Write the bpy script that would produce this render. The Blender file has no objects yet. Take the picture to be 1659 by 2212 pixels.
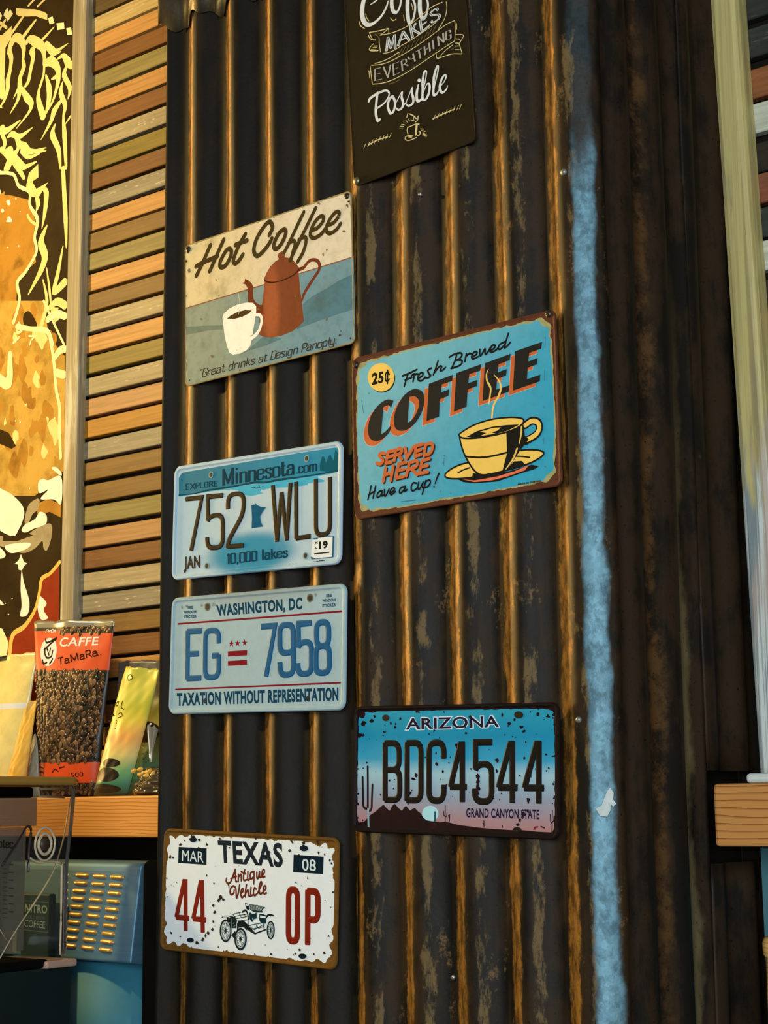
import bpy, bmesh, math, random
from mathutils import Vector, Matrix, Quaternion
from mathutils.geometry import tessellate_polygon
random.seed(7)
SC = bpy.context.scene
COL = SC.collection
PI = math.pi
EYE = 1.30                                     # height of the camera above the floor
# ------------------------------------------------------------------ camera
FPX, CX, CY = 3738.7, 829.5, 1106.0
YAW, PIT, ROL = 0.69564483, 0.17043924, -0.01112571
fw = Vector((-math.sin(YAW)*math.cos(PIT), math.cos(YAW)*math.cos(PIT), math.sin(PIT)))
rt0 = Vector((math.cos(YAW), math.sin(YAW), 0)); up0 = rt0.cross(fw)
rt = math.cos(ROL)*rt0 + math.sin(ROL)*up0; up = -math.sin(ROL)*rt0 + math.cos(ROL)*up0
CAMP = Vector((0, -1.58384, EYE))
cd = bpy.data.cameras.new('camera'); cam = bpy.data.objects.new('camera', cd); COL.objects.link(cam)
cd.sensor_fit = 'HORIZONTAL'; cd.sensor_width = 36; cd.lens = FPX/1659*36; cd.clip_start = .05; cd.clip_end = 50
mw = Matrix((rt, up, -fw)).transposed().to_4x4(); mw.translation = CAMP; cam.matrix_world = mw
SC.camera = cam
# ------------------------------------------------------------------ exposure, world, lamps
SC.view_settings.view_transform = 'Standard'; SC.view_settings.look = 'None'
SC.view_settings.exposure = 0; SC.view_settings.gamma = 1; SC.view_settings.use_curve_mapping = False
wd = bpy.data.worlds.new('world'); SC.world = wd; wd.use_nodes = True
wd.node_tree.nodes['Background'].inputs[0].default_value = (1, .93, .76, 1)
wd.node_tree.nodes['Background'].inputs[1].default_value = .05
def area(name, loc, target, sx, sy, power, color, spread=180):
    l = bpy.data.lights.new(name, 'AREA'); l.shape = 'RECTANGLE'; l.size = sx; l.size_y = sy; l.energy = power; l.color = color; l.spread = math.radians(spread)
    o = bpy.data.objects.new(name, l); COL.objects.link(o); o.location = loc
    o.rotation_euler = (Vector(target)-Vector(loc)).to_track_quat('-Z', 'Y').to_euler(); return o
def spot(name, loc, target, power, color, ang, blend=.6, rad=.05):
    l = bpy.data.lights.new(name, 'SPOT'); l.energy = power; l.color = color; l.spot_size = math.radians(ang); l.spot_blend = blend; l.shadow_soft_size = rad
    o = bpy.data.objects.new(name, l); COL.objects.link(o); o.location = loc
    o.rotation_euler = (Vector(target)-Vector(loc)).to_track_quat('-Z', 'Y').to_euler(); return o
area('window_daylight', (1.25, -3.6, 1.75), (-1.2, 0, 1.45), 2.0, 1.7, 165, (.88, .96, 1))
area('bar_lamp', (-4.0, -.26, 2.22), (-1.3, -.09, 2.14), .22, 1.4, 8.5, (1, .60, .18), 29)
spot('mural_spot', (-3.15, -1.0, 2.5), (-2.25, .3, 1.95), 150, (1, .70, .25), 75)

# ------------------------------------------------------------------ helpers
def lin(c):
    return tuple(((v/255)/12.92 if v/255 <= .04045 else ((v/255+.055)/1.055)**2.4) for v in c[:3])
def ray(px, py):
    return fw + rt*((px-CX)/FPX) - up*((py-CY)/FPX)
def onY(px, py, Y):
    d = ray(px, py); return CAMP + d*((Y-CAMP.y)/d.y)
def onX(px, py, X):
    d = ray(px, py); return CAMP + d*((X-CAMP.x)/d.x)
def empty(name, loc=(0, 0, 0), rot=(0, 0, 0)):
    o = bpy.data.objects.new(name, None); COL.objects.link(o); o.location = loc; o.rotation_euler = rot
    o.empty_display_size = .05; return o
def tag(o, label=None, cat=None, group=None, kind=None):
    if label: o['label'] = label
    if cat: o['category'] = cat
    if group: o['group'] = group
    if kind: o['kind'] = kind
    return o
def link(name, verts, faces, mats, parent=None, midx=None, smooth=False):
    me = bpy.data.meshes.new(name); me.from_pydata([tuple(v) for v in verts], [], faces); 
    for m in (mats if isinstance(mats, (list, tuple)) else [mats]): me.materials.append(m)
    if midx: me.polygons.foreach_set('material_index', midx)
    if smooth: me.polygons.foreach_set('use_smooth', [True]*len(me.polygons))
    me.update()
    o = bpy.data.objects.new(name, me); COL.objects.link(o)
    if parent: o.parent = parent
    return o
class MB:                                       # collects verts and faces
    def __init__(s): s.v = []; s.f = []; s.m = []
    def add(s, vs, fs, m=0):
        b = len(s.v); s.v += [Vector(v) for v in vs]; s.f += [tuple(i+b for i in f) for f in fs]; s.m += [m]*len(fs); return s
    def box(s, lo, hi, m=0):
        x0, y0, z0 = lo; x1, y1, z1 = hi
        vs = [(x0,y0,z0),(x1,y0,z0),(x1,y1,z0),(x0,y1,z0),(x0,y0,z1),(x1,y0,z1),(x1,y1,z1),(x0,y1,z1)]
        return s.add(vs, [(3,2,1,0),(4,5,6,7),(0,1,5,4),(1,2,6,5),(2,3,7,6),(3,0,4,7)], m)
    def cyl(s, c, axis, r, h, n=20, m=0, r2=None, cap=True):
        q = Vector(axis).to_track_quat('Z', 'Y'); c = Vector(c); r2 = r if r2 is None else r2; vs = []
        for k in range(n):
            a = 2*PI*k/n; vs.append(c+q@Vector((r*math.cos(a), r*math.sin(a), 0)))
        for k in range(n):
            a = 2*PI*k/n; vs.append(c+q@Vector((r2*math.cos(a), r2*math.sin(a), h)))
        fs = [(k, (k+1) % n, (k+1) % n+n, k+n) for k in range(n)]
        if cap: fs += [tuple(reversed(range(n))), tuple(range(n, 2*n))]
        return s.add(vs, fs, m)
    def tube(s, pts, r, n=8, m=0, closed=False):
        pts = [Vector(p) for p in pts]; N = len(pts); vs = []; fs = []
        for i, p in enumerate(pts):
            t = (pts[(i+1) % N]-pts[i-1]) if closed else (pts[min(i+1, N-1)]-pts[max(i-1, 0)])
            q = t.normalized().to_track_quat('Z', 'Y'); rr = r[i] if isinstance(r, (list, tuple)) else r
            for k in range(n):
                a = 2*PI*k/n; vs.append(p+q@Vector((rr*math.cos(a), rr*math.sin(a), 0)))
        for i in range(N if closed else N-1):
            j = (i+1) % N
            for k in range(n): fs.append((i*n+k, i*n+(k+1) % n, j*n+(k+1) % n, j*n+k))
        if not closed: fs += [tuple(reversed(range(n))), tuple(range((N-1)*n, N*n))]
        return s.add(vs, fs, m)
    def build(s, name, mats, parent=None, smooth=False): return link(name, s.v, s.f, mats, parent, s.m, smooth)
def bevel(o, w=.002, seg=2):
    m = o.modifiers.new('bevel', 'BEVEL'); m.width = w; m.segments = seg; m.limit_method = 'ANGLE'; return o
# ---- node helper
class NT:
    def __init__(s, name, rough=.5, metal=0., spec=.5):
        s.m = bpy.data.materials.new(name); s.m.use_nodes = True; s.t = s.m.node_tree
        s.b = s.t.nodes['Principled BSDF']; s.set('Roughness', rough); s.set('Metallic', metal); s.set('Specular IOR Level', spec)
        s.oc = s.t.nodes.new('ShaderNodeTexCoord').outputs['Object']
    def set(s, k, v):
        if hasattr(v, 'is_output'): s.t.links.new(v, s.b.inputs[k])
        elif isinstance(v, (tuple, list)): s.b.inputs[k].default_value = (*v[:3], 1)
        else: s.b.inputs[k].default_value = v
        return s
    def put(s, inp, v):
        if hasattr(v, 'is_output'): s.t.links.new(v, inp)
        elif isinstance(v, (tuple, list)):
            inp.default_value = (*v[:3], 1) if len(inp.default_value) == 4 else v[:3]
        else: inp.default_value = v
    def map(s, sc=(1, 1, 1), loc=(0, 0, 0), v=None):
        n = s.t.nodes.new('ShaderNodeMapping'); s.put(n.inputs['Vector'], v or s.oc)
        n.inputs['Scale'].default_value = sc; n.inputs['Location'].default_value = loc; return n.outputs[0]
    def noise(s, scale=5, det=3, rough=.5, sc=None, loc=(0, 0, 0), dist=0, v=None):
        n = s.t.nodes.new('ShaderNodeTexNoise'); s.put(n.inputs['Vector'], s.map(sc or (1, 1, 1), loc, v))
        n.inputs['Scale'].default_value = scale; n.inputs['Detail'].default_value = det; n.inputs['Roughness'].default_value = rough; n.inputs['Distortion'].default_value = dist
        return n.outputs[0]
    def voro(s, scale=5, feat='F1', out='Distance', sc=None):
        n = s.t.nodes.new('ShaderNodeTexVoronoi'); n.feature = feat; s.put(n.inputs['Vector'], s.map(sc or (1, 1, 1))); n.inputs['Scale'].default_value = scale
        return n.outputs[out]
    def ramp(s, f, stops, interp='LINEAR'):
        n = s.t.nodes.new('ShaderNodeValToRGB'); n.color_ramp.interpolation = interp; e = n.color_ramp.elements
        while len(e) < len(stops): e.new(.5)
        for i, (p, c) in enumerate(stops):
            e[i].position = p; e[i].color = (*c[:3], 1) if isinstance(c, (tuple, list)) else (c, c, c, 1)
        s.put(n.inputs[0], f); return n.outputs[0]
    def mix(s, f, a, b, mode='MIX'):
        n = s.t.nodes.new('ShaderNodeMix'); n.data_type = 'RGBA'; n.blend_type = mode
        s.put(n.inputs[0], f); s.put(n.inputs[6], a); s.put(n.inputs[7], b); return n.outputs[2]
    def math(s, op, a, b=0., c=0.):
        n = s.t.nodes.new('ShaderNodeMath'); n.operation = op; s.put(n.inputs[0], a); s.put(n.inputs[1], b); s.put(n.inputs[2], c); return n.outputs[0]
    def xyz(s, v=None):
        n = s.t.nodes.new('ShaderNodeSeparateXYZ'); s.put(n.inputs[0], v or s.oc); return n.outputs
    def smooth(s, v, a, b):
        n = s.t.nodes.new('ShaderNodeMapRange'); n.interpolation_type = 'SMOOTHSTEP'; s.put(n.inputs[0], v); n.inputs[1].default_value = a; n.inputs[2].default_value = b; return n.outputs[0]
    def attr(s, name):
        n = s.t.nodes.new('ShaderNodeAttribute'); n.attribute_name = name; return n.outputs['Color']
    def bump(s, h, strength=.3, dist=.002):
        n = s.t.nodes.new('ShaderNodeBump'); s.put(n.inputs['Height'], h); n.inputs['Strength'].default_value = strength; n.inputs['Distance'].default_value = dist
        s.t.links.new(n.outputs[0], s.b.inputs['Normal']); return s
    def col(s, c): return s.set('Base Color', c)
def plain(name, rgb, rough=.5, metal=0., spec=.4, var=.12, scale=60):
    n = NT(name, rough, metal, spec); c = lin(rgb)
    f = n.noise(scale, 3); n.col(n.mix(f, tuple(v*(1-var) for v in c), tuple(min(1, v*(1+var)) for v in c))); return n.m
_pm = {}
def ink(rgb, rough=.75):
    k = (tuple(rgb), rough)
    if k not in _pm: _pm[k] = plain('ink_%d_%d_%d' % tuple(rgb), rgb, rough, 0, .02)
    return _pm[k]
# ---- curves of points
def catmull(p, n=7):
    out = []; N = len(p)
    if N < 3: return [tuple(q) for q in p]
    closed = abs(p[0][0]-p[-1][0])+abs(p[0][1]-p[-1][1]) < 1e-6
    for i in range(N-1):
        a = p[i-1] if i > 0 else (p[-2] if closed else p[0]); b = p[i]; c = p[i+1]; d = p[i+2] if i+2 < N else (p[1] if closed else p[-1])
        for k in range(n):
            t = k/n; t2 = t*t; t3 = t2*t
            out.append(tuple(.5*(2*b[j]+(c[j]-a[j])*t+(2*a[j]-5*b[j]+4*c[j]-d[j])*t2+(3*b[j]-a[j]-3*c[j]+d[j])*t3) for j in range(2)))
    out.append(tuple(p[-1])); return out
def fillet(p, r=1.7, n=5):
    out = [p[0]]
    for i in range(1, len(p)-1):
        a, b, c = Vector(p[i-1]), Vector(p[i]), Vector(p[i+1])
        la, lc = (a-b).length, (c-b).length; r1 = min(r, la*.5 if i > 1 else la*.98, 9); r2 = min(r, lc*.5 if i < len(p)-2 else lc*.98)
        s = b+(a-b)/max(la, 1e-6)*r1; e = b+(c-b)/max(lc, 1e-6)*r2
        for k in range(n+1):
            t = k/n; out.append(tuple((1-t)**2*s+2*t*(1-t)*b+t*t*e))
    out.append(p[-1]); return [tuple(q) for q in out]
def P(s):                                       # "x,y x,y" -> points
    return [tuple(float(v) for v in q.split(',')) for q in s.split()]
GL = {  # glyph skeletons, cap height 10
'0': (4, ['^2,0 0,0 0,10 4,10 4,0 2,0']), '1': (2, ['1.4,0 1.4,10', '1.4,10 .2,8.4']), '2': (4, ['^0,7.4 0,10 4,10 4,6.2 0,.9 0,0', '0,0 4,0']),
'4': (4, ['3,0 3,10', '2.6,9.9 0,2.5', '0,2.4 4,2.4']), '5': (4, ['4,10 .2,10 .2,5.6', '^.2,5.4 .6,6.3 4,6.3 4,0 0,0 0,2']), '7': (4, ['0,10 4,10 1.2,0']),
'8': (4, ['^2,5.3 .2,5.3 .2,10 3.8,10 3.8,5.3 2,5.3', '^2,5.3 0,5.3 0,0 4,0 4,5.3 2,5.3']), '9': (4, ['^4,6 4,10 0,10 0,4.4 3.9,4.4 4,5.4', '^4,7 4,0 0,0 0,2.4']),
'W': (5, ['0,10 1.1,0', '1.1,0 2.5,8.5', '2.5,8.5 3.9,0', '3.9,0 5,10']), 'L': (4, ['0,10 0,0', '0,0 4,0']), 'U': (4, ['^0,10 0,0 4,0 4,10']),
'B': (4, ['0,0 0,10', '^0,10 3.8,10 3.8,5.3 0,5.3', '^0,5.3 4,5.3 4,0 0,0']), 'D': (4, ['0,0 0,10', '^0,10 4,10 4,0 0,0']),
'C': (4, ['^4,7.4 4,10 0,10 0,0 4,0 4,2.6']), 'E': (4, ['0,0 0,10', '0,10 4,10', '0,5.2 3.2,5.2', '0,0 4,0']),
'G': (4, ['^4,7.4 4,10 0,10 0,0 4,0 4,4.6', '4,4.6 2.2,4.6']), 'O': (4, ['^2,0 0,0 0,10 4,10 4,0 2,0']), 'P': (4, ['0,0 0,10', '^0,10 4,10 4,4.6 0,4.6']),
'M': (7, ['.6,0 .6,10', '.6,10 3.5,1', '3.5,1 6.4,10', '6.4,10 6.4,0']), 'A': (6, ['0,0 2.8,10', '2.8,10 6,0', '1,3.4 5,3.4']), 'K': (5, ['.6,0 .6,10', '.6,4.6 4.4,10', '1.8,6 5,0']),
'S': (4, ['~3.8,8 3.3,9.6 2,10 .6,9.5 .1,7.8 .8,6.2 2,5.3 3.4,4.2 4,2.4 3.4,.6 2,0 .6,.4 0,2']), 'X': (5, ['0,10 5,0', '0,0 5,10']), 'R': (5, ['.4,0 .4,10', '^.4,10 4.4,10 4.4,5 .4,5', '2.4,5 5,0']),
'V': (5, ['0,10 2.5,0', '2.5,0 5,10']), 'Y': (5, ['0,10 .4,7 2,5 4.2,5', '4.4,10 4.4,0']), 'T': (5, ['2.5,0 2.5,10', '0,10 5,10']), 'H': (5, ['.4,0 .4,10', '4.6,0 4.6,10', '.4,5 4.6,5']), 'I': (1.4, ['.7,0 .7,10']),
'N': (5, ['.4,0 .4,10', '.4,10 4.6,0', '4.6,0 4.6,10']),
'i': (1.6, ['.8,0 .8,6.6', '.8,9 .8,9.5']), 'n': (4.4, ['.4,0 .4,6.6', '^.4,4.8 .8,6.6 4,6.6 4,0']), 'e': (4, ['.2,3.6 3.7,3.6', '^3.7,3.6 3.8,6.6 0,6.6 0,0 3.4,0 3.9,1.8']),
's': (3.4, ['~3.2,5.2 2.7,6.4 1.6,6.6 .5,6.2 .3,4.9 1.5,3.7 2.9,2.8 3.3,1.5 2.6,.3 1.5,0 .4,.4 0,1.6']), 'o': (4, ['^2,0 0,0 0,6.6 4,6.6 4,0 2,0']),
't': (2.8, ['^1,9 1,0 2.6,0 2.8,1', '0,6.6 2.6,6.6']), 'a': (4.2, ['^.3,5.2 .3,6.6 3.5,6.6 3.5,.4 4.2,0', '^3.5,3.9 0,3.9 0,0 2.6,0 3.5,1.6']), 'c': (3.6, ['^3.5,5 3.5,6.6 0,6.6 0,0 3.3,0 3.6,1.6']),
'm': (7, ['.4,0 .4,6.6', '^.4,4.8 .8,6.6 3.5,6.6 3.5,0', '^3.5,4.8 3.9,6.6 6.6,6.6 6.6,0']), 'l': (1.6, ['.8,0 .8,10']), 'k': (4, ['.4,0 .4,10', '.4,2.6 3.4,6.6', '1.6,4 4,0']),
'r': (3, ['.4,0 .4,6.6', '^.4,4.4 1,6.6 2.9,6.6 2.9,5.4']), 'd': (4.2, ['3.6,10 3.6,0', '^3.6,5 3.4,6.6 0,6.6 0,0 3,0 3.6,1.8']), 'g': (4.2, ['^3.6,5 3.4,6.6 0,6.6 0,0 3,0 3.6,1.8', '^3.6,6.6 3.6,-3 .4,-3 .2,-1.8']),
'p': (4.2, ['.4,6.6 .4,-3', '^.4,5 .6,6.6 4,6.6 4,0 .8,0 .4,1.6']), 'y': (4, ['^0,6.6 0,0 3.2,0 3.6,2', '^3.6,6.6 3.6,-3 .3,-3 .2,-1.6']), ',': (1.6, ['1,.4 .5,-1.6']), '.': (1.4, ['.7,.2 .7,.6']), ' ': (2.4, []), '"': (2, ['.4,10 .3,8.4', '1.5,10 1.4,8.4']),
}
def bil(q, u, v):                               # quad bl, br, tr, tl
    return tuple((q[0][k]*(1-u)+q[1][k]*u)*(1-v)+(q[3][k]*(1-u)+q[2][k]*u)*v for k in range(2))
_bf = {}
def bfont(txt, bold):
    k = (txt, bold)
    if k not in _bf:
        c = bpy.data.curves.new('t', 'FONT'); c.body = txt; c.size = 1; c.offset = bold; c.resolution_u = 4; c.space_character = 1+bold*2.0
        o = bpy.data.objects.new('t', c); COL.objects.link(o); dg = bpy.context.evaluated_depsgraph_get(); dg.update()
        me = bpy.data.meshes.new_from_object(o.evaluated_get(dg)); vs = [tuple(v.co) for v in me.vertices]; fs = [tuple(p.vertices) for p in me.polygons]
        bpy.data.objects.remove(o); bpy.data.curves.remove(c); bpy.data.meshes.remove(me)
        _bf[k] = (vs, fs)
    return _bf[k]
CAPH = max(v[1] for v in bfont('H', 0)[0])
class Art:
    """Print on a flat surface: local x right, z up, -y towards the viewer. zone = (x0, y0, scale) of a measured crop."""
    def __init__(s, root, mat, depth):
        s.root = root; s.inv = mat.inverted(); s.org = mat.translation.copy(); s.nrm = (mat.to_3x3() @ Vector((0, -1, 0))).normalized()
        s.off = depth; s.parts = {}; s.zone = (0, 0, 1); s.lay = 0; s.surf = None
    def loc(s, p):
        d = ray(s.zone[0]+p[0]/s.zone[2], s.zone[1]+p[1]/s.zone[2])
        t = (s.org-CAMP).dot(s.nrm)/d.dot(s.nrm); q = s.inv @ (CAMP+d*t); return Vector((q.x, q.z))
    def part(s, name):
        if name not in s.parts: s.parts[name] = (MB(), [])
        return s.parts[name]
    def put(s, name, m, pts2, faces, h=None):
        mb, ms = s.part(name)
        if m not in ms: ms.append(m)
        s.lay += 1; y = -(s.off+s.lay*3e-6 if h is None else s.off+h)
        f = s.surf
        mb.add([(p[0], y+(f(p[0], p[1]) if f else 0), p[1]) if len(p) == 2 else (p[0], y-p[2]+(f(p[0], p[1]) if f else 0), p[1]) for p in pts2], faces, ms.index(m))
    def fill(s, name, m, loops, local=False):
        L = [[Vector((q[0], q[1], 0)) if local else s.loc(q).to_3d() for q in l] for l in loops]
        tr = tessellate_polygon(L); flat = [v for l in L for v in l]; fs = []
        for a, b, c in tr:
            n = (flat[b]-flat[a]).cross(flat[c]-flat[a]).z
            if abs(n) > 1e-12: fs.append((a, b, c) if n > 0 else (a, c, b))
        s.put(name, m, [(v.x, v.y) for v in flat], fs)
    def poly(s, name, m, pts, smooth=False, hole=None):
        if isinstance(pts, str) and '|' in pts:
            segs = [P(g) for g in pts.split('|')]; p = []
            for i, g in enumerate(segs): p += catmull(g, 5) if len(g) > 2 else g
        else: p = P(pts) if isinstance(pts, str) else list(pts)
        if smooth: p = catmull(p+[p[0]], 5)[:-1]
        s.fill(name, m, [p]+([P(hole) if isinstance(hole, str) else hole] if hole else []))
    def ell(s, name, m, c, rx, ry, n=32, rot=0):
        if s.surf:
            pts = [s.loc(c)]; fs = []
            for j in range(1, 7):
                for k in range(n): a = -2*PI*k/n; pts.append(s.loc((c[0]+rx*j/6*math.cos(a), c[1]+ry*j/6*math.sin(a))))
            for k in range(n):
                fs.append((0, 1+k, 1+(k+1) % n))
                for j in range(5): fs.append((1+j*n+k, 1+(j+1)*n+k, 1+(j+1)*n+(k+1) % n, 1+j*n+(k+1) % n))
            return s.put(name, m, pts, fs)
        s.fill(name, m, [[(c[0]+rx*math.cos(a)*math.cos(rot)-ry*math.sin(a)*math.sin(rot), c[1]+rx*math.cos(a)*math.sin(rot)+ry*math.sin(a)*math.cos(rot)) for a in [2*PI*k/n for k in range(n)]]])
    def ribbon(s, name, m, pts, w, raise_=0, cap=1.):   # pts: local Vectors; w: local widths per point
        q = [pts[0]]; ww = [w[0]]
        for p, x in zip(pts[1:], w[1:]):
            if (p-q[-1]).length > 2e-5: q.append(p); ww.append(x)
        if len(q) < 2: q.append(q[0]+Vector((2e-4, 0))); ww.append(ww[0])
        N = len(q); vs = []; fs = []; closed = (q[0]-q[-1]).length < 3e-4 and N > 4
        def t(i): return ((q[min(i+1, N-1)]-q[i]).normalized()+(q[i]-q[max(i-1, 0)]).normalized()) if 0 < i < N-1 else (q[min(i+1, N-1)]-q[max(i-1, 0)])
        def cr(c, d, r, rr):
            n = Vector((-d.y, d.x)); k = min(1/max(.5, 1), 1)
            return [(*(c+n*r), 0), (*(c+n*r*.62), rr), (*(c-n*r*.62), rr), (*(c-n*r), 0)]
        if not closed:
            d = t(0).normalized()
            for a in (1.0, .7): vs += cr(q[0]-d*ww[0]*.5*a*cap, d, ww[0]*.5*math.sqrt(max(.02, 1-a*a*min(1, cap*1.05))), raise_*(1 if a < 1 else 0))
        for i in range(N):
            d = t(i)
            if closed and i in (0, N-1): d = (q[1]-q[0]).normalized()+(q[-1]-q[-2]).normalized()
            d = d.normalized() if d.length > 1e-9 else Vector((1, 0))
            k = 1.0
            if 0 < i < N-1:
                c = (q[i+1]-q[i]).normalized().dot((q[i]-q[i-1]).normalized()); k = min(1.35, 1/max(.3, math.sqrt(max(.02, (1+c)/2))))
            vs += cr(q[i], d, ww[i]*.5*k, raise_)
        if not closed:
            d = t(N-1).normalized()
            for a in (.7, 1.0): vs += cr(q[-1]+d*ww[-1]*.5*a*cap, d, ww[-1]*.5*math.sqrt(max(.02, 1-a*a*min(1, cap*1.05))), raise_*(1 if a < 1 else 0))
        R = len(vs)//4; vs = [(v[0], v[1], v[2]+(k//4)*1.5e-7) for k, v in enumerate(vs)]; s.lay += R*.05
        for i in range(R-1):
            for k in range(3): fs.append((i*4+k, i*4+k+1, i*4+k+5, i*4+k+4))
        # faces must look at the viewer
        s.put(name, m, vs, fs)
    def stroke(s, name, m, pts, w, mode='~', raise_=0, n=6):
        """pts in zone px; w in zone px (number, or list along the stroke)"""
        p = P(pts) if isinstance(pts, str) else list(pts)
        d = catmull(p, n) if mode == '~' else p
        L = [s.loc(q) for q in d]; c = p[len(p)//2]
        sc = (s.loc((c[0]+10, c[1]))-s.loc(c)).length/10*.5+(s.loc((c[0], c[1]+10))-s.loc(c)).length/10*.5
        if isinstance(w, (list, tuple)):
            W = [w[min(int(i/max(1, len(L)-1)*(len(w)-1)), len(w)-2)]*(1-((i/max(1, len(L)-1)*(len(w)-1)) % 1 if i < len(L)-1 else 1))+w[min(int(i/max(1, len(L)-1)*(len(w)-1)), len(w)-2)+1]*((i/max(1, len(L)-1)*(len(w)-1)) % 1 if i < len(L)-1 else 1) for i in range(len(L))]
        else: W = [w]*len(L)
        s.ribbon(name, m, L, [x*sc for x in W], raise_)
    def strokes(s, name, m, txt, w, mode='~', dx=0, dy=0, raise_=0):
        for l in txt.strip().split(';'):
            l = l.strip()
            if l: s.stroke(name, m, [(a+dx, b+dy) for a, b in P(l)], w, mode, raise_)
    def glyph(s, name, m, ch, quad, wv, wh=None, shear=0, raise_=0, serif=0):
        """one glyph stretched to a px quad; wv, wh = widths in mm of upright and level strokes"""
        W, st = GL[ch]; wh = wv if wh is None else wh
        for g in st:
            mode = g[0] if g[0] in '^~' else ''; p = P(g[1:] if mode else g)
            d = fillet(p) if mode == '^' else catmull(p, 6) if mode == '~' else p
            L = [s.loc(bil(quad, (x+shear*y)/max(W, .1), y/10)) for x, y in d]; ws = []
            for i in range(len(L)):
                t = L[min(i+1, len(L)-1)]-L[max(i-1, 0)]; a = abs(t.y)/max(t.length, 1e-9); 
                ws.append((wh+(wv-wh)*a**1.3)/1000)
            s.ribbon(name, m, L, ws, raise_, .3)
            if serif and not mode:
                for (x, y), (x2, y2) in ((p[0], p[1]), (p[-1], p[-2])):
                    if abs(y-y2) > 2 and (y <= .1 or y >= 6.5) and not (y > 8.9 and ch in 'i'):
                        a, b = (-serif, serif)
                        if y > .1 and ch in 'inmrkltpd': b = serif*.15
                        L2 = [s.loc(bil(quad, (x+k)/max(W, .1), y/10)) for k in (a, b)]
                        s.ribbon(name, m, L2, [wh/1000]*2, raise_, .3)
    def text(s, name, m, txt, quad, wv, wh=None, gap=1.4, shear=0, raise_=0, serif=0, widths=None):
        ws = [GL[c][0] for c in txt]; tot = sum(ws)+gap*(len(txt)-1)+0*shear; x = 0
        for c, w in zip(txt, ws):
            u0, u1 = x/tot, (x+w)/tot
            q = [bil(quad, u0, 0), bil(quad, u1, 0), bil(quad, u1, 1), bil(quad, u0, 1)]
            s.glyph(name, m, c, q, wv, wh, shear, raise_, serif); x += w+gap
    def btext(s, name, m, txt, quad, bold=0., shear=0, h=None):
        quad = P(quad) if isinstance(quad, str) else quad
        vs, fs = bfont(txt, bold); x0 = min(v[0] for v in vs); x1 = max(v[0] for v in vs)
        b = bold
        pts = [s.loc(bil(quad, (v[0]-x0)/(x1-x0), (v[1]+b)/(CAPH+2*b))) for v in vs]
        out = []
        for f in fs:
            n = sum((pts[f[k]].x*pts[f[(k+1) % len(f)]].y-pts[f[(k+1) % len(f)]].x*pts[f[k]].y) for k in range(len(f)))
            out.append(f if n > 0 else tuple(reversed(f)))
        s.put(name, m, pts, out)
    def chips(s, name, m, spots, seed=1):
        rnd = random.Random(seed)
        for x, y, r in spots:
            n = rnd.randint(7, 11); a0 = rnd.random()*6; ex = rnd.uniform(.55, 1.2)
            s.fill(name, m, [[(x+r*ex*rnd.uniform(.45, 1.15)*math.cos(a0+2*PI*k/n), y+r*rnd.uniform(.45, 1.15)*math.sin(a0+2*PI*k/n)) for k in range(n)]])
    def done(s, labels={}):
        for k, (mb, ms) in s.parts.items():
            o = mb.build(k.split('#')[0], ms, s.root)
            if k.split('#')[0] in ('painted_flecks', 'chipped_paint', 'worn_spots', 'grime', 'scratches'): o['kind'] = 'stuff'
            if k in labels: o['label'] = labels[k]
def rr(w, h, r, n=6):                           # rounded rectangle loop, counter-clockwise
    out = []
    for cx, cz, a0 in ((w/2-r, h/2-r, 0), (-w/2+r, h/2-r, PI/2), (-w/2+r, -h/2+r, PI), (w/2-r, -h/2+r, 1.5*PI)):
        for k in range(n+1): a = a0+PI/2*k/n; out.append((cx+r*math.cos(a), cz+r*math.sin(a)))
    return out
def plate_mesh(name, w, h, r, prof, mat, root):  # prof: (inset, height towards viewer) from rim to field
    mb = MB(); n = 7; loops = []
    vs = []
    for ins, hh in prof:
        for x, z in rr(w-2*ins, h-2*ins, max(r-ins, .0015), n-1): vs.append((x, -hh, z))
    K = 4*n; fs = []
    for i in range(len(prof)-1):
        for k in range(K): fs.append((i*K+k, i*K+(k+1) % K, (i+1)*K+(k+1) % K, (i+1)*K+k))
    fs.append(tuple((len(prof)-1)*K+k for k in range(K)))
    fs.append(tuple(reversed(range(K))))
    o = link(name, vs, fs, mat, root); 
    bm = bmesh.new(); bm.from_mesh(o.data); bmesh.ops.recalc_face_normals(bm, faces=bm.faces); bm.to_mesh(o.data); bm.free()
    return o
def ragged(w, h, r, amp, seed, step=.0022, corner=.0):
    rnd = random.Random(seed); base = rr(w, h, r, 8); out = []; ph = [rnd.random()*6 for _ in range(6)]; s = 0; j = 0
    for i in range(len(base)):
        a = Vector(base[i]); b = Vector(base[(i+1) % len(base)]); L = (b-a).length; k = max(1, int(L/step))
        for q in range(k):
            p = a.lerp(b, q/k); s += L/k
            j = j*.55+rnd.uniform(-1, 1)*.8
            d = amp*(.55*j+.5*math.sin(s*70+ph[0])+.45*math.sin(s*173+ph[1])+.3*math.sin(s*411+ph[2]))
            cc = corner*max(0, 1-min(w/2-abs(p.x)+h/2-abs(p.y), .06)/.06)
            dirv = Vector((p.x/(w/2), p.y/(h/2))); dirv = Vector((math.copysign(abs(dirv.x)**6, p.x), math.copysign(abs(dirv.y)**6, p.y))); dirv.normalize()
            p2 = p-dirv*(max(0, d)+cc*(.6+.4*math.sin(s*300+ph[3])))
            out.append((p2.x, p2.y))
    return out
def sign(name, fit, label, cat, sz, y=-.0115, group=None):
    cx, cz, a = fit
    root = empty(name, (cx, y, EYE+cz), (0, -a, 0)); tag(root, label, cat, group)
    m = Matrix.Translation((cx, y, EYE+cz)) @ Matrix.Rotation(-a, 4, 'Y')
    return root, m
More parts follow.
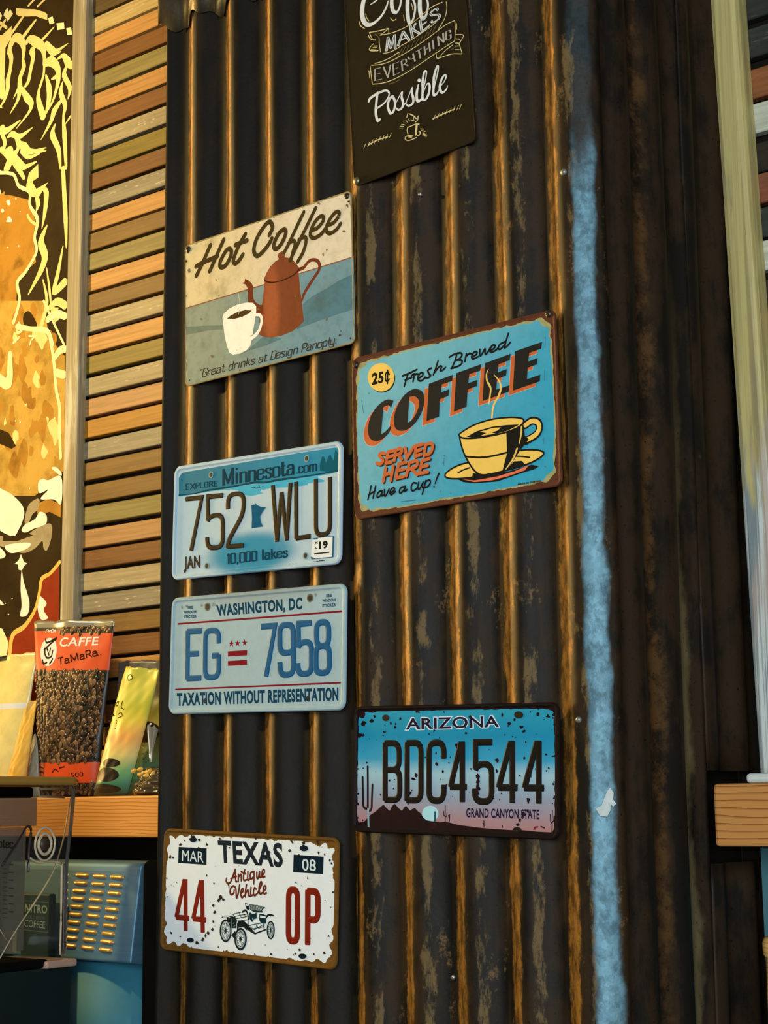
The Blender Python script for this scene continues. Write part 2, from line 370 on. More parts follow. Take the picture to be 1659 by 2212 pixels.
def screw(root, A, px, r=.0045, mat=None, name='screw', slot=True):
    A.zone = (0, 0, 1); p = A.loc(px); mb = MB()
    n = 16; vs = [(p.x, -A.off-.0028, p.y)]; rings = [(.45, .0026), (.8, .0018), (1, .0002)]
    for q, h in rings:
        for k in range(n): a = 2*PI*k/n; vs.append((p.x+r*q*math.cos(a), -A.off-h, p.y+r*q*math.sin(a)))
    fs = [(0, 1+k, 1+(k+1) % n) for k in range(n)]
    for j in range(2):
        for k in range(n): fs.append((1+j*n+k, 1+(j+1)*n+k, 1+(j+1)*n+(k+1) % n, 1+j*n+(k+1) % n))
    mb.add(vs, fs, 0)
    if slot:
        for a in (.6, .6+PI/2):
            d = Vector((math.cos(a), math.sin(a)))*r*.6; q = Vector((-d.y, d.x)).normalized()*r*.13
            mb.add([(p.x+d.x+q.x, -A.off-.0031, p.y+d.y+q.y), (p.x-d.x+q.x, -A.off-.0031, p.y-d.y+q.y), (p.x-d.x-q.x, -A.off-.0031, p.y-d.y-q.y), (p.x+d.x-q.x, -A.off-.0031, p.y+d.y-q.y)], [(0, 1, 2, 3)], 1)
    return mb.build(name, [mat or M_SCREW, M_BLACK], root, True)
M_BLACK = plain('matt_black', (14, 13, 11), .6, 0, .2)
M_SCREW = plain('screw_steel', (70, 62, 50), .4, .7)
# ------------------------------------------------------------------ structure materials
PITCH, AMP, CREST = .0755, .0088, -1.2700
def rust(name, dark, brown, tan, zinc=None, zmask=None, brown_at=.5, tan_at=.64, rough=.42, metal=.25, seed=0, gold=None, edge=None):
    n = NT(name, rough, metal, .16); o = (seed*1.7, seed*.9, seed*2.3)
    streak = n.noise(1.0, 5, .6, (34, 34, 1.6), o); blot = n.noise(26, 6, .65, (1, 1, .55), o); fine = n.noise(240, 3, .6, None, o)
    f = n.math('ADD', n.math('MULTIPLY', streak, .5), n.math('MULTIPLY', blot, .5))
    c = n.mix(n.smooth(f, brown_at-.07, brown_at+.07), lin(dark), lin(brown))
    patch = n.math('ADD', n.math('MULTIPLY', n.noise(17, 6, .7, (1.6, 1.6, .6), (seed+5, 0, 3)), .75), n.math('MULTIPLY', fine, .25))
    c = n.mix(n.smooth(patch, tan_at-.02, tan_at+.06), c, lin(tan))
    if gold:                                     # ragged ochre rust on each left flank, with the warm lit stripe coloured in
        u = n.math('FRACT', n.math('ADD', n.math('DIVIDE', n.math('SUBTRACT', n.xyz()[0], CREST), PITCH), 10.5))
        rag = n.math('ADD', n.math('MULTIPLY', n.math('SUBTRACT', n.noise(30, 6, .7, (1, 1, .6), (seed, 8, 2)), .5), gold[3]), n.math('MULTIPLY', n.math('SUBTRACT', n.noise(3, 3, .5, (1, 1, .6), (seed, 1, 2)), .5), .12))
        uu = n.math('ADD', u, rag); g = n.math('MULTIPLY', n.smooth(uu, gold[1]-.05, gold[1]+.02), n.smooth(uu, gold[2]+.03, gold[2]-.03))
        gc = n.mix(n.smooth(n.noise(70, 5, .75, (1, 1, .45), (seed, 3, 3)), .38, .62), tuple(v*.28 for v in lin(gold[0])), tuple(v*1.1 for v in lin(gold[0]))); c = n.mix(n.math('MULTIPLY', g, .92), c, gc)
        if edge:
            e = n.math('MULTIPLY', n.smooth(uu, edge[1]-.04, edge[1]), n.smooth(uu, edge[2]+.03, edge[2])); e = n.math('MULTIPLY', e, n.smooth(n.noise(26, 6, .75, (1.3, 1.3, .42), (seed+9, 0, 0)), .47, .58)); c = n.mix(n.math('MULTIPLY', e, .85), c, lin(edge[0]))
    if seed == 3:
        yy = n.math('ADD', n.xyz()[1], n.math('MULTIPLY', n.math('SUBTRACT', n.noise(9, 5, .7, (1, 1, .5), (5, 5, 5)), .5), .05))
        c = n.mix(n.math('MULTIPLY', n.math('MULTIPLY', n.smooth(yy, .160, .168), n.smooth(yy, .196, .184)), n.smooth(n.xyz()[2], EYE+.75, EYE+.1)), c, lin((104, 92, 62)))
        c = n.mix(n.math('MULTIPLY', n.math('MULTIPLY', n.smooth(yy, .090, .100), n.smooth(yy, .128, .118)), n.smooth(n.noise(24, 6, .75), .4, .6)), c, lin((80, 56, 30)))
    c = n.mix(n.smooth(fine, .62, .74), c, tuple(v*.35 for v in lin(dark)))
    r = n.math('ADD', rough-.12, n.math('MULTIPLY', blot, .3))
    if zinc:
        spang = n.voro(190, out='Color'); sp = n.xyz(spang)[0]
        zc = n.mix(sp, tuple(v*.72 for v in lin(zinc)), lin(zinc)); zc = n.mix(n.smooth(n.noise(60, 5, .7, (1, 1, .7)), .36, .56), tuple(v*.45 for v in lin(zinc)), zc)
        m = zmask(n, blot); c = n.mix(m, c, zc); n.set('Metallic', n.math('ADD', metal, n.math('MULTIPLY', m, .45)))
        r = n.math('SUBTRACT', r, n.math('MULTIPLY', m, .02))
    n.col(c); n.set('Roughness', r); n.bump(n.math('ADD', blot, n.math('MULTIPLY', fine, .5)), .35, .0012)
    return n.m
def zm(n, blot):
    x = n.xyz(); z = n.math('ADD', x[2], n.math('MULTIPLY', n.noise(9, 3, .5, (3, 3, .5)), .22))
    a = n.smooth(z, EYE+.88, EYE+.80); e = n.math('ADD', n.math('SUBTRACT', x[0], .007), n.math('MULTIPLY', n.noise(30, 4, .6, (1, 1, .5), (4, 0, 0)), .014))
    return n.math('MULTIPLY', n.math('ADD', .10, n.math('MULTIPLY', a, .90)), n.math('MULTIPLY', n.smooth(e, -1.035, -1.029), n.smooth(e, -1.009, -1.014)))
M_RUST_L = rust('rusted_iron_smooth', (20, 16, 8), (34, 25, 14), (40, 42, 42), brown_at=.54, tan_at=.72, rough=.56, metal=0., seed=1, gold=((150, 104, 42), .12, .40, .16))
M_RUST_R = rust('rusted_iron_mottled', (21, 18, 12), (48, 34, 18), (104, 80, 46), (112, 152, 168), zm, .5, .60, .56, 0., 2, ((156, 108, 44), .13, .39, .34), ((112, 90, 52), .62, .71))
M_RUST_S = rust('rusted_iron_side', (22, 19, 14), (46, 33, 20), (74, 66, 50), brown_at=.5, tan_at=.66, rough=.55, metal=.1, seed=3)
M_RUST_T = rust('rusted_iron_upper', (52, 50, 38), (70, 58, 38), (96, 92, 70), brown_at=.5, tan_at=.6, seed=4)
def wav(x): return -AMP*math.cos(2*PI*(x-CREST)/PITCH)
def sheet(name, path, z0, z1, mat, nz=40, wob=.0012, edge=None, flip=False):
    """corrugated iron: path = [(x, y)] of its section, carried upright with a little hand-made wobble"""
    rnd = random.Random(len(path)); vs = []; fs = []; N = len(path)
    for j in range(nz+1):
        z = z0+(z1-z0)*j/nz
        for i, (x, y) in enumerate(path):
            zz = z
            if edge and j == 0: zz += edge(x, y)
            w = wob*math.sin(z*2.3+x*9)+wob*.7*math.sin(z*6.1+i*.05)
            vs.append((x+w, y+w*.5, zz))
    for j in range(nz):
        for i in range(N-1): fs.append((j*N+i, j*N+i+1, (j+1)*N+i+1, (j+1)*N+i))
    o = link(name, vs, fs, mat, None, None, True)
    m = o.modifiers.new('thickness', 'SOLIDIFY'); m.thickness = .0012; m.offset = -1
    return tag(o, kind='structure')
def front(x0, x1, off=0., n=10):
    k = int((x1-x0)/PITCH*n*2); return [(x0+(x1-x0)*i/k, wav(x0+(x1-x0)*i/k)+off) for i in range(k+1)]
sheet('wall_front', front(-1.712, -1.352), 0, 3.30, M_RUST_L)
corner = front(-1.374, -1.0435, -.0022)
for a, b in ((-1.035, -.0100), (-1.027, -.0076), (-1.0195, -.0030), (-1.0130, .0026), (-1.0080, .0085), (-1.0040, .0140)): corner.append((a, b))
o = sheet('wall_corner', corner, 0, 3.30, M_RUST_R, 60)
ZT = onY(376, 49, -.014).z
up_ed = lambda x, y: .006*math.sin(x*83)+.004*math.sin(x*201+1)+(.012 if x < -1.69 else 0)*0
sheet('wall_front_upper', front(-1.722, -1.375, -.0048), ZT, 3.30, M_RUST_T, 20, edge=up_ed)
XS = -1.0165
def sidep(y0, y1): 
    k = int((y1-y0)/PITCH*24)+2; return [(XS+.0085*math.cos(2*PI*(y0+(y1-y0)*i/k-.070)/PITCH), y0+(y1-y0)*i/k) for i in range(k+1)]
YC = .207                                       # the cut-out for the shelf starts here
SHT = EYE+.0250                                 # top of both shelves
sheet('wall_side', sidep(.006, YC), 0, 3.30, M_RUST_S)
sheet('wall_side_upper', sidep(YC-.001, .345), SHT+.016, 3.30, M_RUST_S)
sheet('wall_side_lower', sidep(YC-.001, .345), 0, SHT-.090, M_RUST_S)
# core of the boxed-out pier behind the sheets
M_DARK = plain('dark_timber_core', (24, 21, 16), .8, 0, .1)
tag(MB().box((-1.700, .016, 0), (-1.045, .34, 3.30)).build('wall_pier', M_DARK), kind='structure')
# back walls
YB = .330
tag(MB().box((-3.4, YB+.012, 0), (-1.69, YB+.10, 3.30)).build('wall_left', M_DARK), kind='structure')
tag(MB().box((-1.046, YB+.012, 0), (-.2, YB+.10, 3.30)).build('wall_right', M_DARK), kind='structure')
tag(MB().box((-4.2, -4.2, -.05), (2.4, .45, 0)).build('floor', plain('concrete_floor', (66, 62, 56), .7)), kind='structure')
# ------------------------------------------------------------------ wooden battens
def wood_slats():
    n = NT('painted_slat_wood', .55, 0, .35); a = n.attr('tint')
    s = n.noise(1.0, 5, .65, (7, 7, 190)); t = n.noise(1, 4, .6, (2.5, 2.5, 60), (3, 1, 8)); w = n.noise(1, 6, .7, (26, 26, 260), (9, 0, 2))
    c = n.mix(n.math('MULTIPLY', n.smooth(s, .35, .7), .55), a, n.mix(1, a, (.45, .42, .38), 'MULTIPLY'))
    c = n.mix(n.math('MULTIPLY', n.smooth(t, .55, .75), .35), c, n.mix(1, a, (1.35, 1.3, 1.25), 'MULTIPLY'))
    c = n.mix(n.math('MULTIPLY', n.smooth(w, .60, .70), n.math('MULTIPLY', n.attr('worn'), .75)), c, lin((225, 215, 190)))
    n.col(c); n.bump(s, .25, .0008); return n.m
M_SLAT = wood_slats()
PAL = {'g': (146, 136, 108), 't': (192, 140, 74), 'd': (100, 78, 40), 'c': (196, 168, 106), 'b': (122, 78, 32), 'k': (138, 124, 70), 'o': (134, 114, 44), 'w': (166, 150, 112), 'p': (180, 136, 84),
       'y': (184, 130, 42), 'n': (128, 94, 40), 'e': (52, 56, 50), 'f': (46, 40, 30), 'r': (150, 92, 52), 'l': (126, 134, 132), 'i': (196, 200, 180), 's': (140, 84, 58)}
def slats(name, x0f, x1, zs, seq, yf, th, parent, jit=0., tilt=0.):
    mb = MB(); tint = []; worn = []; rnd = random.Random(5)
    for (zl, zh), ch in zip(zs, seq):
        c = lin(PAL[ch]); k = rnd.uniform(.93, 1.06); xa = x0f+rnd.uniform(-jit, jit)
        dy = rnd.uniform(-.0015, .0015); b = len(mb.v)
        mb.box((xa, yf+dy, zl), (x1, yf+dy+th, zh))
        if tilt:
            for v in mb.v[b:]:
                if v.z > (zl+zh)/2 and v.y < yf+th*.5: v.y -= tilt
        tint += [(*[q*k for q in c], 1)]*6; worn += [(1, 1, 1, 1) if ch in 'cwgi' else (.15, .15, .15, 1)]*6
    o = mb.build(name, M_SLAT, parent); me = o.data
    for nm, src in (('tint', tint), ('worn', worn)):
        at = me.color_attributes.new(nm, 'FLOAT_COLOR', 'CORNER')
        for p in me.polygons:
            for li in p.loop_indices: at.data[li].color = src[p.index]
    bevel(o, .0012, 1); return o
wl = bpy.data.objects['wall_left']; wr = bpy.data.objects['wall_right']
zl_px = [7, 47, 88, 128, 169, 210, 252, 294, 337, 380, 422, 465, 509, 552, 595, 639, 683, 726, 772, 816, 862, 908, 954, 1000, 1046, 1095, 1142, 1191, 1237, 1285, 1333]
zbs = [onY(195, p, YB).z for p in zl_px]; pit = (zbs[0]-zbs[-1])/(len(zbs)-1)
while zbs[-1] > SHT-.02: zbs.append(zbs[-1]-pit)
for _ in range(6): zbs.insert(0, zbs[0]+pit)
seqL = 'tbcgot' + 'gtdctbktbwktb'[0:0] + 'tdctbktbwobgtnktnwtowpygnnkpbwg' + 'nbtdbntg'
while len(seqL) < len(zbs): seqL += 'nbtg'
slats('slat_cladding', onY(189, 500, YB).x, -1.69, [(z+.0065, z+pit) for z in zbs], seqL, YB-.004, .014, wl, .003)
zr = [onY(1659, p, YB).z for p in (48, 134, 223, 300, 386, 455, 530, 602, 688, 756, 834, 905, 985, 1060)]
pr = (zr[0]-zr[-1])/(len(zr)-1)
while zr[-1] > SHT: zr.append(zr[-1]-pr)
zr.insert(0, zr[0]+pr); zr.insert(0, zr[0]+pr)
seqR = 'cb' + 'eerifseifrlifrs' + 'cifrbel' * 3
slats('slat_cladding', -1.0, -.55, [(z+.010, z+pr) for z in zr], seqR, YB-.004, .014, wr, 0, .006)
# ------------------------------------------------------------------ trim posts
def post_mat(name, a, b, c, low=0):
    n = NT(name, .5, 0, .35); s = n.noise(1, 5, .65, (150, 150, 2.2)); t = n.noise(1, 4, .6, (40, 40, 5), (4, 4, 1)); z = n.xyz()[2]
    q = n.mix(n.smooth(s, .35, .65), lin(a), lin(b)); q = n.mix(n.smooth(t, .55, .7), q, lin(c))
    if low:                                      # paint peeled to grey and pink wood lower down
        zz = n.math('ADD', z, n.math('MULTIPLY', n.math('SUBTRACT', n.noise(1, 4, .6, (60, 60, 7), (2, 2, 2)), .5), .5)); w = n.mix(n.smooth(t, .42, .58), lin((128, 140, 142)), lin((176, 160, 146))); w = n.mix(n.smooth(s, .5, .62), w, lin((206, 214, 206)))
        q = n.mix(n.smooth(zz, low+.06, low-.06), q, w)
    n.col(q); n.bump(s, .2, .0008); return n.m
M_POST = post_mat('whitewashed_timber', (176, 160, 124), (138, 124, 94), (206, 196, 166))
M_POSTR = post_mat('cream_brushed_timber', (196, 182, 118), (160, 146, 96), (150, 136, 100), EYE+.42)
YT = YB-.020
def ppost(name, px_tl, px_tr, px_bl, px_br, Y, ztop, zbot, th, mat, chamfer=.004):
    a, b, c, d = onY(*px_tl, Y), onY(*px_tr, Y), onY(*px_bl, Y), onY(*px_br, Y)
    def at(p, q, z): t = (z-p.z)/(q.z-p.z); return p.x+(q.x-p.x)*t
    vs = []
    for z in (zbot, ztop):
        xl, xr = at(a, c, z), at(b, d, z); vs += [(xl, Y, z), (xr, Y, z), (xr, Y+th, z), (xl, Y+th, z)]
    o = MB().add(vs, [(3,2,1,0),(4,5,6,7),(0,1,5,4),(1,2,6,5),(2,3,7,6),(3,0,4,7)]).build(name, mat); bevel(o, chamfer, 2); return tag(o, kind='structure')
ppost('trim_1', (157, 0), (187, 0), (128, 1340), (157, 1340), YT, 3.30, SHT, .021, M_POST)
ppost('trim_2', (1530, 0), (1589, 0), (1638, 1680), (1706, 1680), YB-.04, 3.30, SHT+.001, .036, M_POSTR, .008)
# ------------------------------------------------------------------ shelves
def pine(name, a, b, dark, rough=.45, sc=1):
    n = NT(name, rough, 0, .4)
    w = n.math('ADD', n.math('MULTIPLY', n.xyz()[2], 190*sc), n.math('MULTIPLY', n.noise(1, 2, .5, (4, 9, 16), (2, 0, 1)), 3.4*sc)); g = n.math('FRACT', w); f = n.noise(1, 4, .6, (14, 60, 700), (1, 2, 3))
    line = n.smooth(g, .62, .98); c = n.mix(line, lin(a), lin(b)); c = n.mix(n.smooth(g, .90, .99), c, lin(dark)); c = n.mix(n.math('MULTIPLY', f, .35), c, lin(b)); n.col(c); return n.m
M_PINE = pine('varnished_pine', (214, 150, 72), (186, 112, 40), (120, 66, 22))
YS = .172
tL = onY(343, 1717.5, YS).z; bL = onY(343, 1809, YS).z
o = MB().box((-3.2, YS, bL), (-1.695, YB, tL)).build('wooden_shelf', M_PINE); bevel(o, .003, 2)
tag(o, 'varnished pine shelf board carrying the coffee bags left of the corrugated pier', 'shelf')
M_PINE2 = pine('varnished_pine_dark_grain', (206, 144, 76), (170, 106, 46), (74, 42, 18), .5, .62)
tR = onY(1600, 1692, YS).z; bR = onY(1600, 1829, YS).z
o = MB().box((-.9870, YS, bR), (-.40, YB, tR)).build('wooden_shelf', M_PINE2); bevel(o, .004, 2)
tag(o, 'thick pine shelf end with dark grain lines set into the iron right of the pier', 'shelf')
# plaster lip on the right shelf at the foot of the trim
pa = onY(1610, 1689, YS+.05); o = MB().box((-.972, YS+.05, tR+.0005), (-.55, YB-.045, tR+.012)).build('trim_3', plain('white_plaster', (205, 214, 205), .7)); bevel(o, .004, 2); tag(o, kind='structure')
# ------------------------------------------------------------------ signs
FIT = {'hot': (-1.50864938, .6668422, .018201), 'blue': (-1.20741233, .45103539, .012616), 'minn': (-1.52842851, .37667378, -.025605),
       'dc': (-1.52753852, .19933475, -.027119), 'ariz': (-1.21581191, .04413165, -.029974), 'tex': (-1.54091186, -.10301317, -.039514)}
SZ = {'hot': (.3022, .1996), 'blue': (.3042, .2035), 'minn': (.3011, .1539), 'dc': (.3085, .1539), 'ariz': (.2955, .1477), 'tex': (.3041, .1539)}
def noisy(name, base, spots=(), rough=.5, metal=0., amp=.12, grime=None, spec=.05, fine=70):
    """painted tin: base colour (or a callable) with worn blotches"""
    n = NT(name, rough, metal, spec); c = base(n) if callable(base) else lin(base)
    f = n.noise(fine, 5, .65); g = n.noise(18, 5, .6, (1, 1, 1), (3, 1, 7))
    c = n.mix(n.math('MULTIPLY', n.smooth(f, .4, .75), amp*2.2), c, n.mix(1, c, (.62, .60, .52), 'MULTIPLY'))
    if grime: c = n.mix(n.math('MULTIPLY', n.smooth(g, .52, .74), grime[1]), c, lin(grime[0]))
    n.col(c); n.set('Roughness', n.math('ADD', rough-.06, n.math('MULTIPLY', f, .18))); return n.m
def blob(n, cx, cz, rx, rz, a=1.0, b=.3):       # soft oval patch of print, local metres
    x = n.xyz(); d = n.math('ADD', n.math('POWER', n.math('ABSOLUTE', n.math('DIVIDE', n.math('SUBTRACT', x[0], cx), rx)), 2), n.math('POWER', n.math('ABSOLUTE', n.math('DIVIDE', n.math('SUBTRACT', x[2], cz), rz)), 2))
    return n.smooth(d, a, b)
M_RIM = noisy('rusty_tin_rim', (86, 50, 36), amp=.3, grime=((70, 38, 26), .8), rough=.5)
BLK = ink((26, 26, 24)); INKB = ink((62, 50, 22))

# ---- sign 1: hot coffee
root, m = sign('tin_sign', FIT['hot'], 'cream and blue tin sign headed Hot Coffee with copper pot and white mug', 'sign', SZ['hot'])
w, h = SZ['hot']
creamtin = noisy('cream_tin', lambda n: n.mix(n.smooth(n.xyz()[0], -.12, .10), lin((200, 188, 148)), lin((204, 198, 180))), grime=((120, 108, 74), .55), amp=.22)  # yellower to the left: print plus warm light put into the colour
tabletop = noisy('printed_blue_grey', lambda n: n.mix(n.smooth(n.xyz()[0], -.10, .06), lin((128, 144, 132)), lin((100, 140, 158))), grime=((84, 96, 84), .5), amp=.25)  # greener left, bluer right: print with warm side light coloured in
tabledark = noisy('printed_deep_blue', lambda n: n.mix(n.smooth(n.xyz()[0], -.10, .06), lin((96, 116, 106)), lin((68, 114, 134))), grime=((60, 84, 84), .5), amp=.25)  # same ramp, warm side light again part of the colour
plate_mesh('panel', w, h, .008, [(0, 0), (.0003, .0012), (.001, .0015), (.002, .0012)], noisy('worn_tin_edge', (150, 134, 92), amp=.4, grime=((70, 60, 36), .9)), root)
A = Art(root, m, .0012)
A.fill('print_field', creamtin, [ragged(w-.0025, h-.0025, .008, .0009, 3, corner=.003)], True)
HZ = (380, 400, 4.0463)
A.zone = HZ
A.poly('printed_tabletop', tabletop, '92,1078 820,858 1558,628 1566,900 1573,1340 1535,1380 1300,1445 700,1600 130,1750 102,1730')
A.poly('printed_tabletop', tabledark, '1115,1040 1200,970 1330,900 1440,830 1562,775 1566,1085 1420,1130 1250,1190 1060,1262 1120,1170')
A.poly('printed_tabletop', tabledark, '660,1420 760,1330 900,1330 930,1345 800,1400 640,1450 560,1490')
A.poly('printed_tabletop', tabledark, '92,1240 250,1230 420,1225 440,1260 300,1270 150,1300 94,1310')
A.stroke('printed_tabletop', ink((128, 84, 62)), '92,1078 820,858 1558,628', 9, '')
A.zone = (470, 540, 6.9125)
copper = noisy('printed_copper', lambda n: n.mix(n.math('MULTIPLY', blob(n, .010, -.02, .020, .07, 1, 0), .75), lin((112, 54, 28)), lin((158, 84, 48))), grime=((96, 48, 26), .4), amp=.2)
A.poly('printed_coffee_pot', copper, '700,440 740,345 800,245 870,175 925,140 908,95 922,48 975,22 1018,45 1010,112 1090,122 1150,170 1205,235 1232,275 1220,345 1250,650 1275,830 1298,1065 1230,1140 1120,1220 960,1285 800,1312 700,1300 625,1265 650,1000 680,760 712,490')
A.poly('printed_coffee_pot', ink((106, 52, 26)), '418,432 470,455 520,500 545,560 540,660 545,730 580,785 640,822 690,822 690,960 590,960 585,850 540,790 460,780 465,650 455,570 430,520 372,498 412,482')
A.stroke('printed_coffee_pot', ink((104, 50, 30)), '1225,295 1290,270 1335,215 1380,168 1440,150 1500,168 1533,230 1520,310 1455,410 1370,540 1300,660 1268,760', [52, 50, 46, 46, 46, 48, 48, 48, 46, 46, 48, 30])
A.stroke('printed_coffee_pot', ink((52, 28, 18)), '705,438 730,470 800,487 900,478 1020,440 1130,385 1200,325 1228,272', [12, 16, 18, 12, 16, 18, 18, 12])
white = noisy('printed_mug_white', (232, 230, 222), amp=.1, grime=((190, 176, 150), .2))
A.poly('printed_mug', white, '82,1010 100,960 180,880 300,820 440,788 540,795 585,840 585,920 560,1100 520,1330 500,1430 440,1500 340,1550 240,1565 190,1540 150,1440 110,1250')
A.stroke('printed_mug', white, '570,972 630,970 662,1005 665,1080 640,1180 590,1260 515,1320', [36, 40, 40, 40, 42, 48, 50])
A.stroke('printed_mug', ink((96, 78, 52)), '580,1003 618,1010 638,1035 636,1085', 10)
A.stroke('printed_mug', ink((120, 96, 60)), '505,1288 530,1280', 10)
A.poly('printed_mug', ink((74, 56, 26)), '145,1030 200,985 300,930 420,900 522,905 480,950 380,1000 260,1034')
A.strokes('printed_mug', ink((176, 178, 160)), '322,960 345,880 343,780 318,650;345,800 335,720', 10)
A.chips('printed_mug', ink((120, 100, 70)), [(295, 1498, 7), (300, 1525, 4), (350, 1465, 5)])
A.zone = (400, 420, 4.4838)
A.strokes('title_lettering', INKB, '250,495 205,600 165,690 115,790;380,440 300,620 245,745;112,700 180,662 260,628 320,600;437,530 400,552 352,640 343,690 362,708 400,688 440,620 455,560 437,530;590,388 530,490 485,600 474,652 496,670 530,640 566,585;492,492 545,470 605,450', 40)
A.strokes('title_lettering', INKB, '822,395 852,330 842,285 815,270 765,322 700,430 672,530 682,580 715,595 770,545 820,480 845,430;958,345 915,380 872,465 868,515 892,530 935,485 972,410 980,360 958,345', 40)
A.strokes('title_lettering', INKB, '1155,175 1085,320 1010,480 968,560;1005,478 1050,452 1072,475 1050,560 1030,640;1270,135 1180,320 1090,500 1022,640;1110,440 1160,415 1178,450 1150,560 1095,655', 36)
A.strokes('title_lettering', INKB, '1235,350 1290,325 1340,265 1345,225 1318,215 1265,268 1225,350 1222,405 1258,425 1320,390 1368,330;1385,300 1440,280 1490,220 1497,180 1470,172 1420,225 1380,300 1375,355 1410,380 1470,345 1510,288', 36)
A.zone = (415, 700, 4.879)
T = [(72, 568), (1505, 205), (1478, 102), (60, 480)]
A.text('tagline_lettering', INKB, '"Great drinks at Design Panoply."', [(84, 570), (1560, 200), (1546, 118), (66, 488)], 1.7, 1.2, .9, .30)
A.zone = (0, 0, 1)
A.chips('worn_spots', ink((112, 100, 70)), [(560, 668, 3), (410, 585, 5), (404, 640, 3), (735, 470, 4), (752, 445, 5), (600, 505, 2.5), (593, 470, 2.5), (690, 440, 4), (700, 550, 4), (708, 540, 3), (437, 690, 3), (475, 640, 3), (460, 770, 4), (745, 500, 3), (640, 640, 2.4), (470, 605, 2), (520, 800, 3), (708, 690, 4), (684, 646, 3), (738, 716, 3)], 4)
A.chips('worn_spots', ink((52, 44, 28)), [(752, 425, 5), (408, 541, 7), (755, 436, 3), (404, 565, 3), (411, 822, 2.4), (759, 731, 2.4)], 5)
screw(root, A, (408.5, 539), .0042); screw(root, A, (751, 424), .0040)
A.done()

# ---- sign 2: blue fresh brewed coffee
root, m = sign('tin_sign', FIT['blue'], 'sky blue tin sign with yellow cup and slanted black COFFEE lettering', 'sign', SZ['blue'])
w, h = SZ['blue']
plate_mesh('panel', w, h, .010, [(0, 0), (.0004, .0016), (.0016, .0022), (.003, .0018), (.0045, .0015)], M_RIM, root)
A = Art(root, m, .0016)
A.fill('print_field', noisy('worn_cream_edge', (158, 158, 110), amp=.4, grime=((120, 96, 60), .8)), [ragged(w-.011, h-.012, .016, .0016, 11, corner=.004)], True)
bluetin = noisy('sky_blue_tin', lambda n: n.mix(n.smooth(n.math('SUBTRACT', n.xyz()[0], n.xyz()[2]), -.16, .16), lin((106, 172, 192)), lin((48, 154, 190))), grime=((80, 150, 176), .45), amp=.12)
A.fill('print_field', bluetin, [ragged(w-.0145, h-.0155, .022, .0012, 12, corner=.006)], True)
A.zone = (780, 700, 4.0463)
YEL = noisy('printed_yellow', (226, 192, 96), amp=.14, fine=40); ORG = noisy('printed_orange', (188, 98, 52), amp=.18); PALE = ink((196, 176, 170))
A.ell('price_disc', BLK, (190, 478), 116, 124); A.ell('price_disc', YEL, (182, 468), 116, 125)
A.btext('price_disc', BLK, '25', [(100, 537), (204, 514), (206, 414), (104, 430)], .045); A.strokes('price_disc', BLK, '254,442 242,424 226,430 220,460 222,492 238,502 254,484;240,408 238,522', 14)
W_ = 17
A.strokes('script_lettering', BLK, '372,455 430,432 495,400;418,435 405,480 385,545;392,492 450,470;448,455 472,440 462,505;468,470 485,440 505,440;505,480 542,455 548,432 528,430 505,462 508,490 535,498 568,470', W_)
A.strokes('script_lettering', BLK, '622,388 592,405 600,435 615,455 592,472 562,468;680,325 660,390 640,445;648,428 690,375 712,375 700,408 722,405 745,382', W_)
A.strokes('script_lettering', BLK, '845,262 830,320 800,388;778,292 820,268 872,255 890,272 868,305 832,322;838,318 885,320 888,345 858,370 795,390;928,262 915,330;920,292 950,262 972,265;975,295 1015,268 1018,245 995,250 975,282 985,308 1030,288', W_)
A.strokes('script_lettering', BLK, '1045,225 1045,268 1058,275 1090,220 1092,258 1105,262 1140,205;1130,240 1170,215 1178,190 1155,190 1135,225 1145,248 1180,235 1208,208;1262,158 1222,180 1205,212 1225,222 1262,185;1295,85 1270,170 1262,208 1285,195 1310,165', W_)
CO = ['292,672 270,738 | 270,738 255,716 228,715 203,730 | 203,730 183,965 | 183,965 215,945 240,922 262,895 | 276,903 250,955 205,1000 155,1024 108,1018 78,985 68,920 85,830 130,745 190,685 245,660 292,672',
      '600,525 810,445 805,500 715,530 705,600 778,572 772,630 697,660 690,812 580,850', '840,432 1060,352 1050,410 955,440 945,520 1025,490 1020,545 940,575 930,725 820,768',
      '1090,345 1315,262 1308,318 1210,355 1203,425 1282,395 1275,452 1197,482 1190,575 1305,537 1298,595 1070,675', '1355,240 1590,158 1582,218 1478,255 1470,330 1552,298 1545,355 1465,385 1458,485 1575,443 1570,503 1335,585']
OO = '498,571 450,577 380,630 325,720 297,810 300,890 330,930 390,932 460,890 520,810 555,720 560,640 540,590 498,571 | 498,571 498,571'; OH = '430,640 415,868 | 415,868 465,825 505,745 515,680 495,645 470,634 430,640'
def sh(t, dx, dy):
    p = [q for g in t.split('|') for q in (catmull(P(g), 5) if len(P(g)) > 2 else P(g))] if '|' in t else P(t)
    return [(x+dx, y+dy) for x, y in p]
for t in CO:
    q = sh(t, -37, 44); A.poly('coffee_lettering', ORG, q); A.stroke('coffee_lettering', PALE, q+[q[0]], 4, '')
q = sh(OO, -37, 44)[:-3]; qh = sh(OH, -37, 44)[2:]; A.poly('coffee_lettering', ORG, q, hole=qh); A.stroke('coffee_lettering', PALE, q+[q[0]], 4, ''); A.stroke('coffee_lettering', PALE, qh+[qh[0]], 4, '')
COF = noisy('printed_black', (24, 28, 32), amp=.15, grime=((34, 48, 58), .3))
for t in CO: A.poly('coffee_lettering', COF, t)
A.poly('coffee_lettering', COF, sh(OO, 0, 0)[:-3], hole=sh(OH, 0, 0)[2:])
A.stroke('printed_steam', ink((222, 190, 104)), '1122,395 1105,440 1110,500 1140,560 1135,630 1125,700', [4, 12, 16, 16, 14, 10])
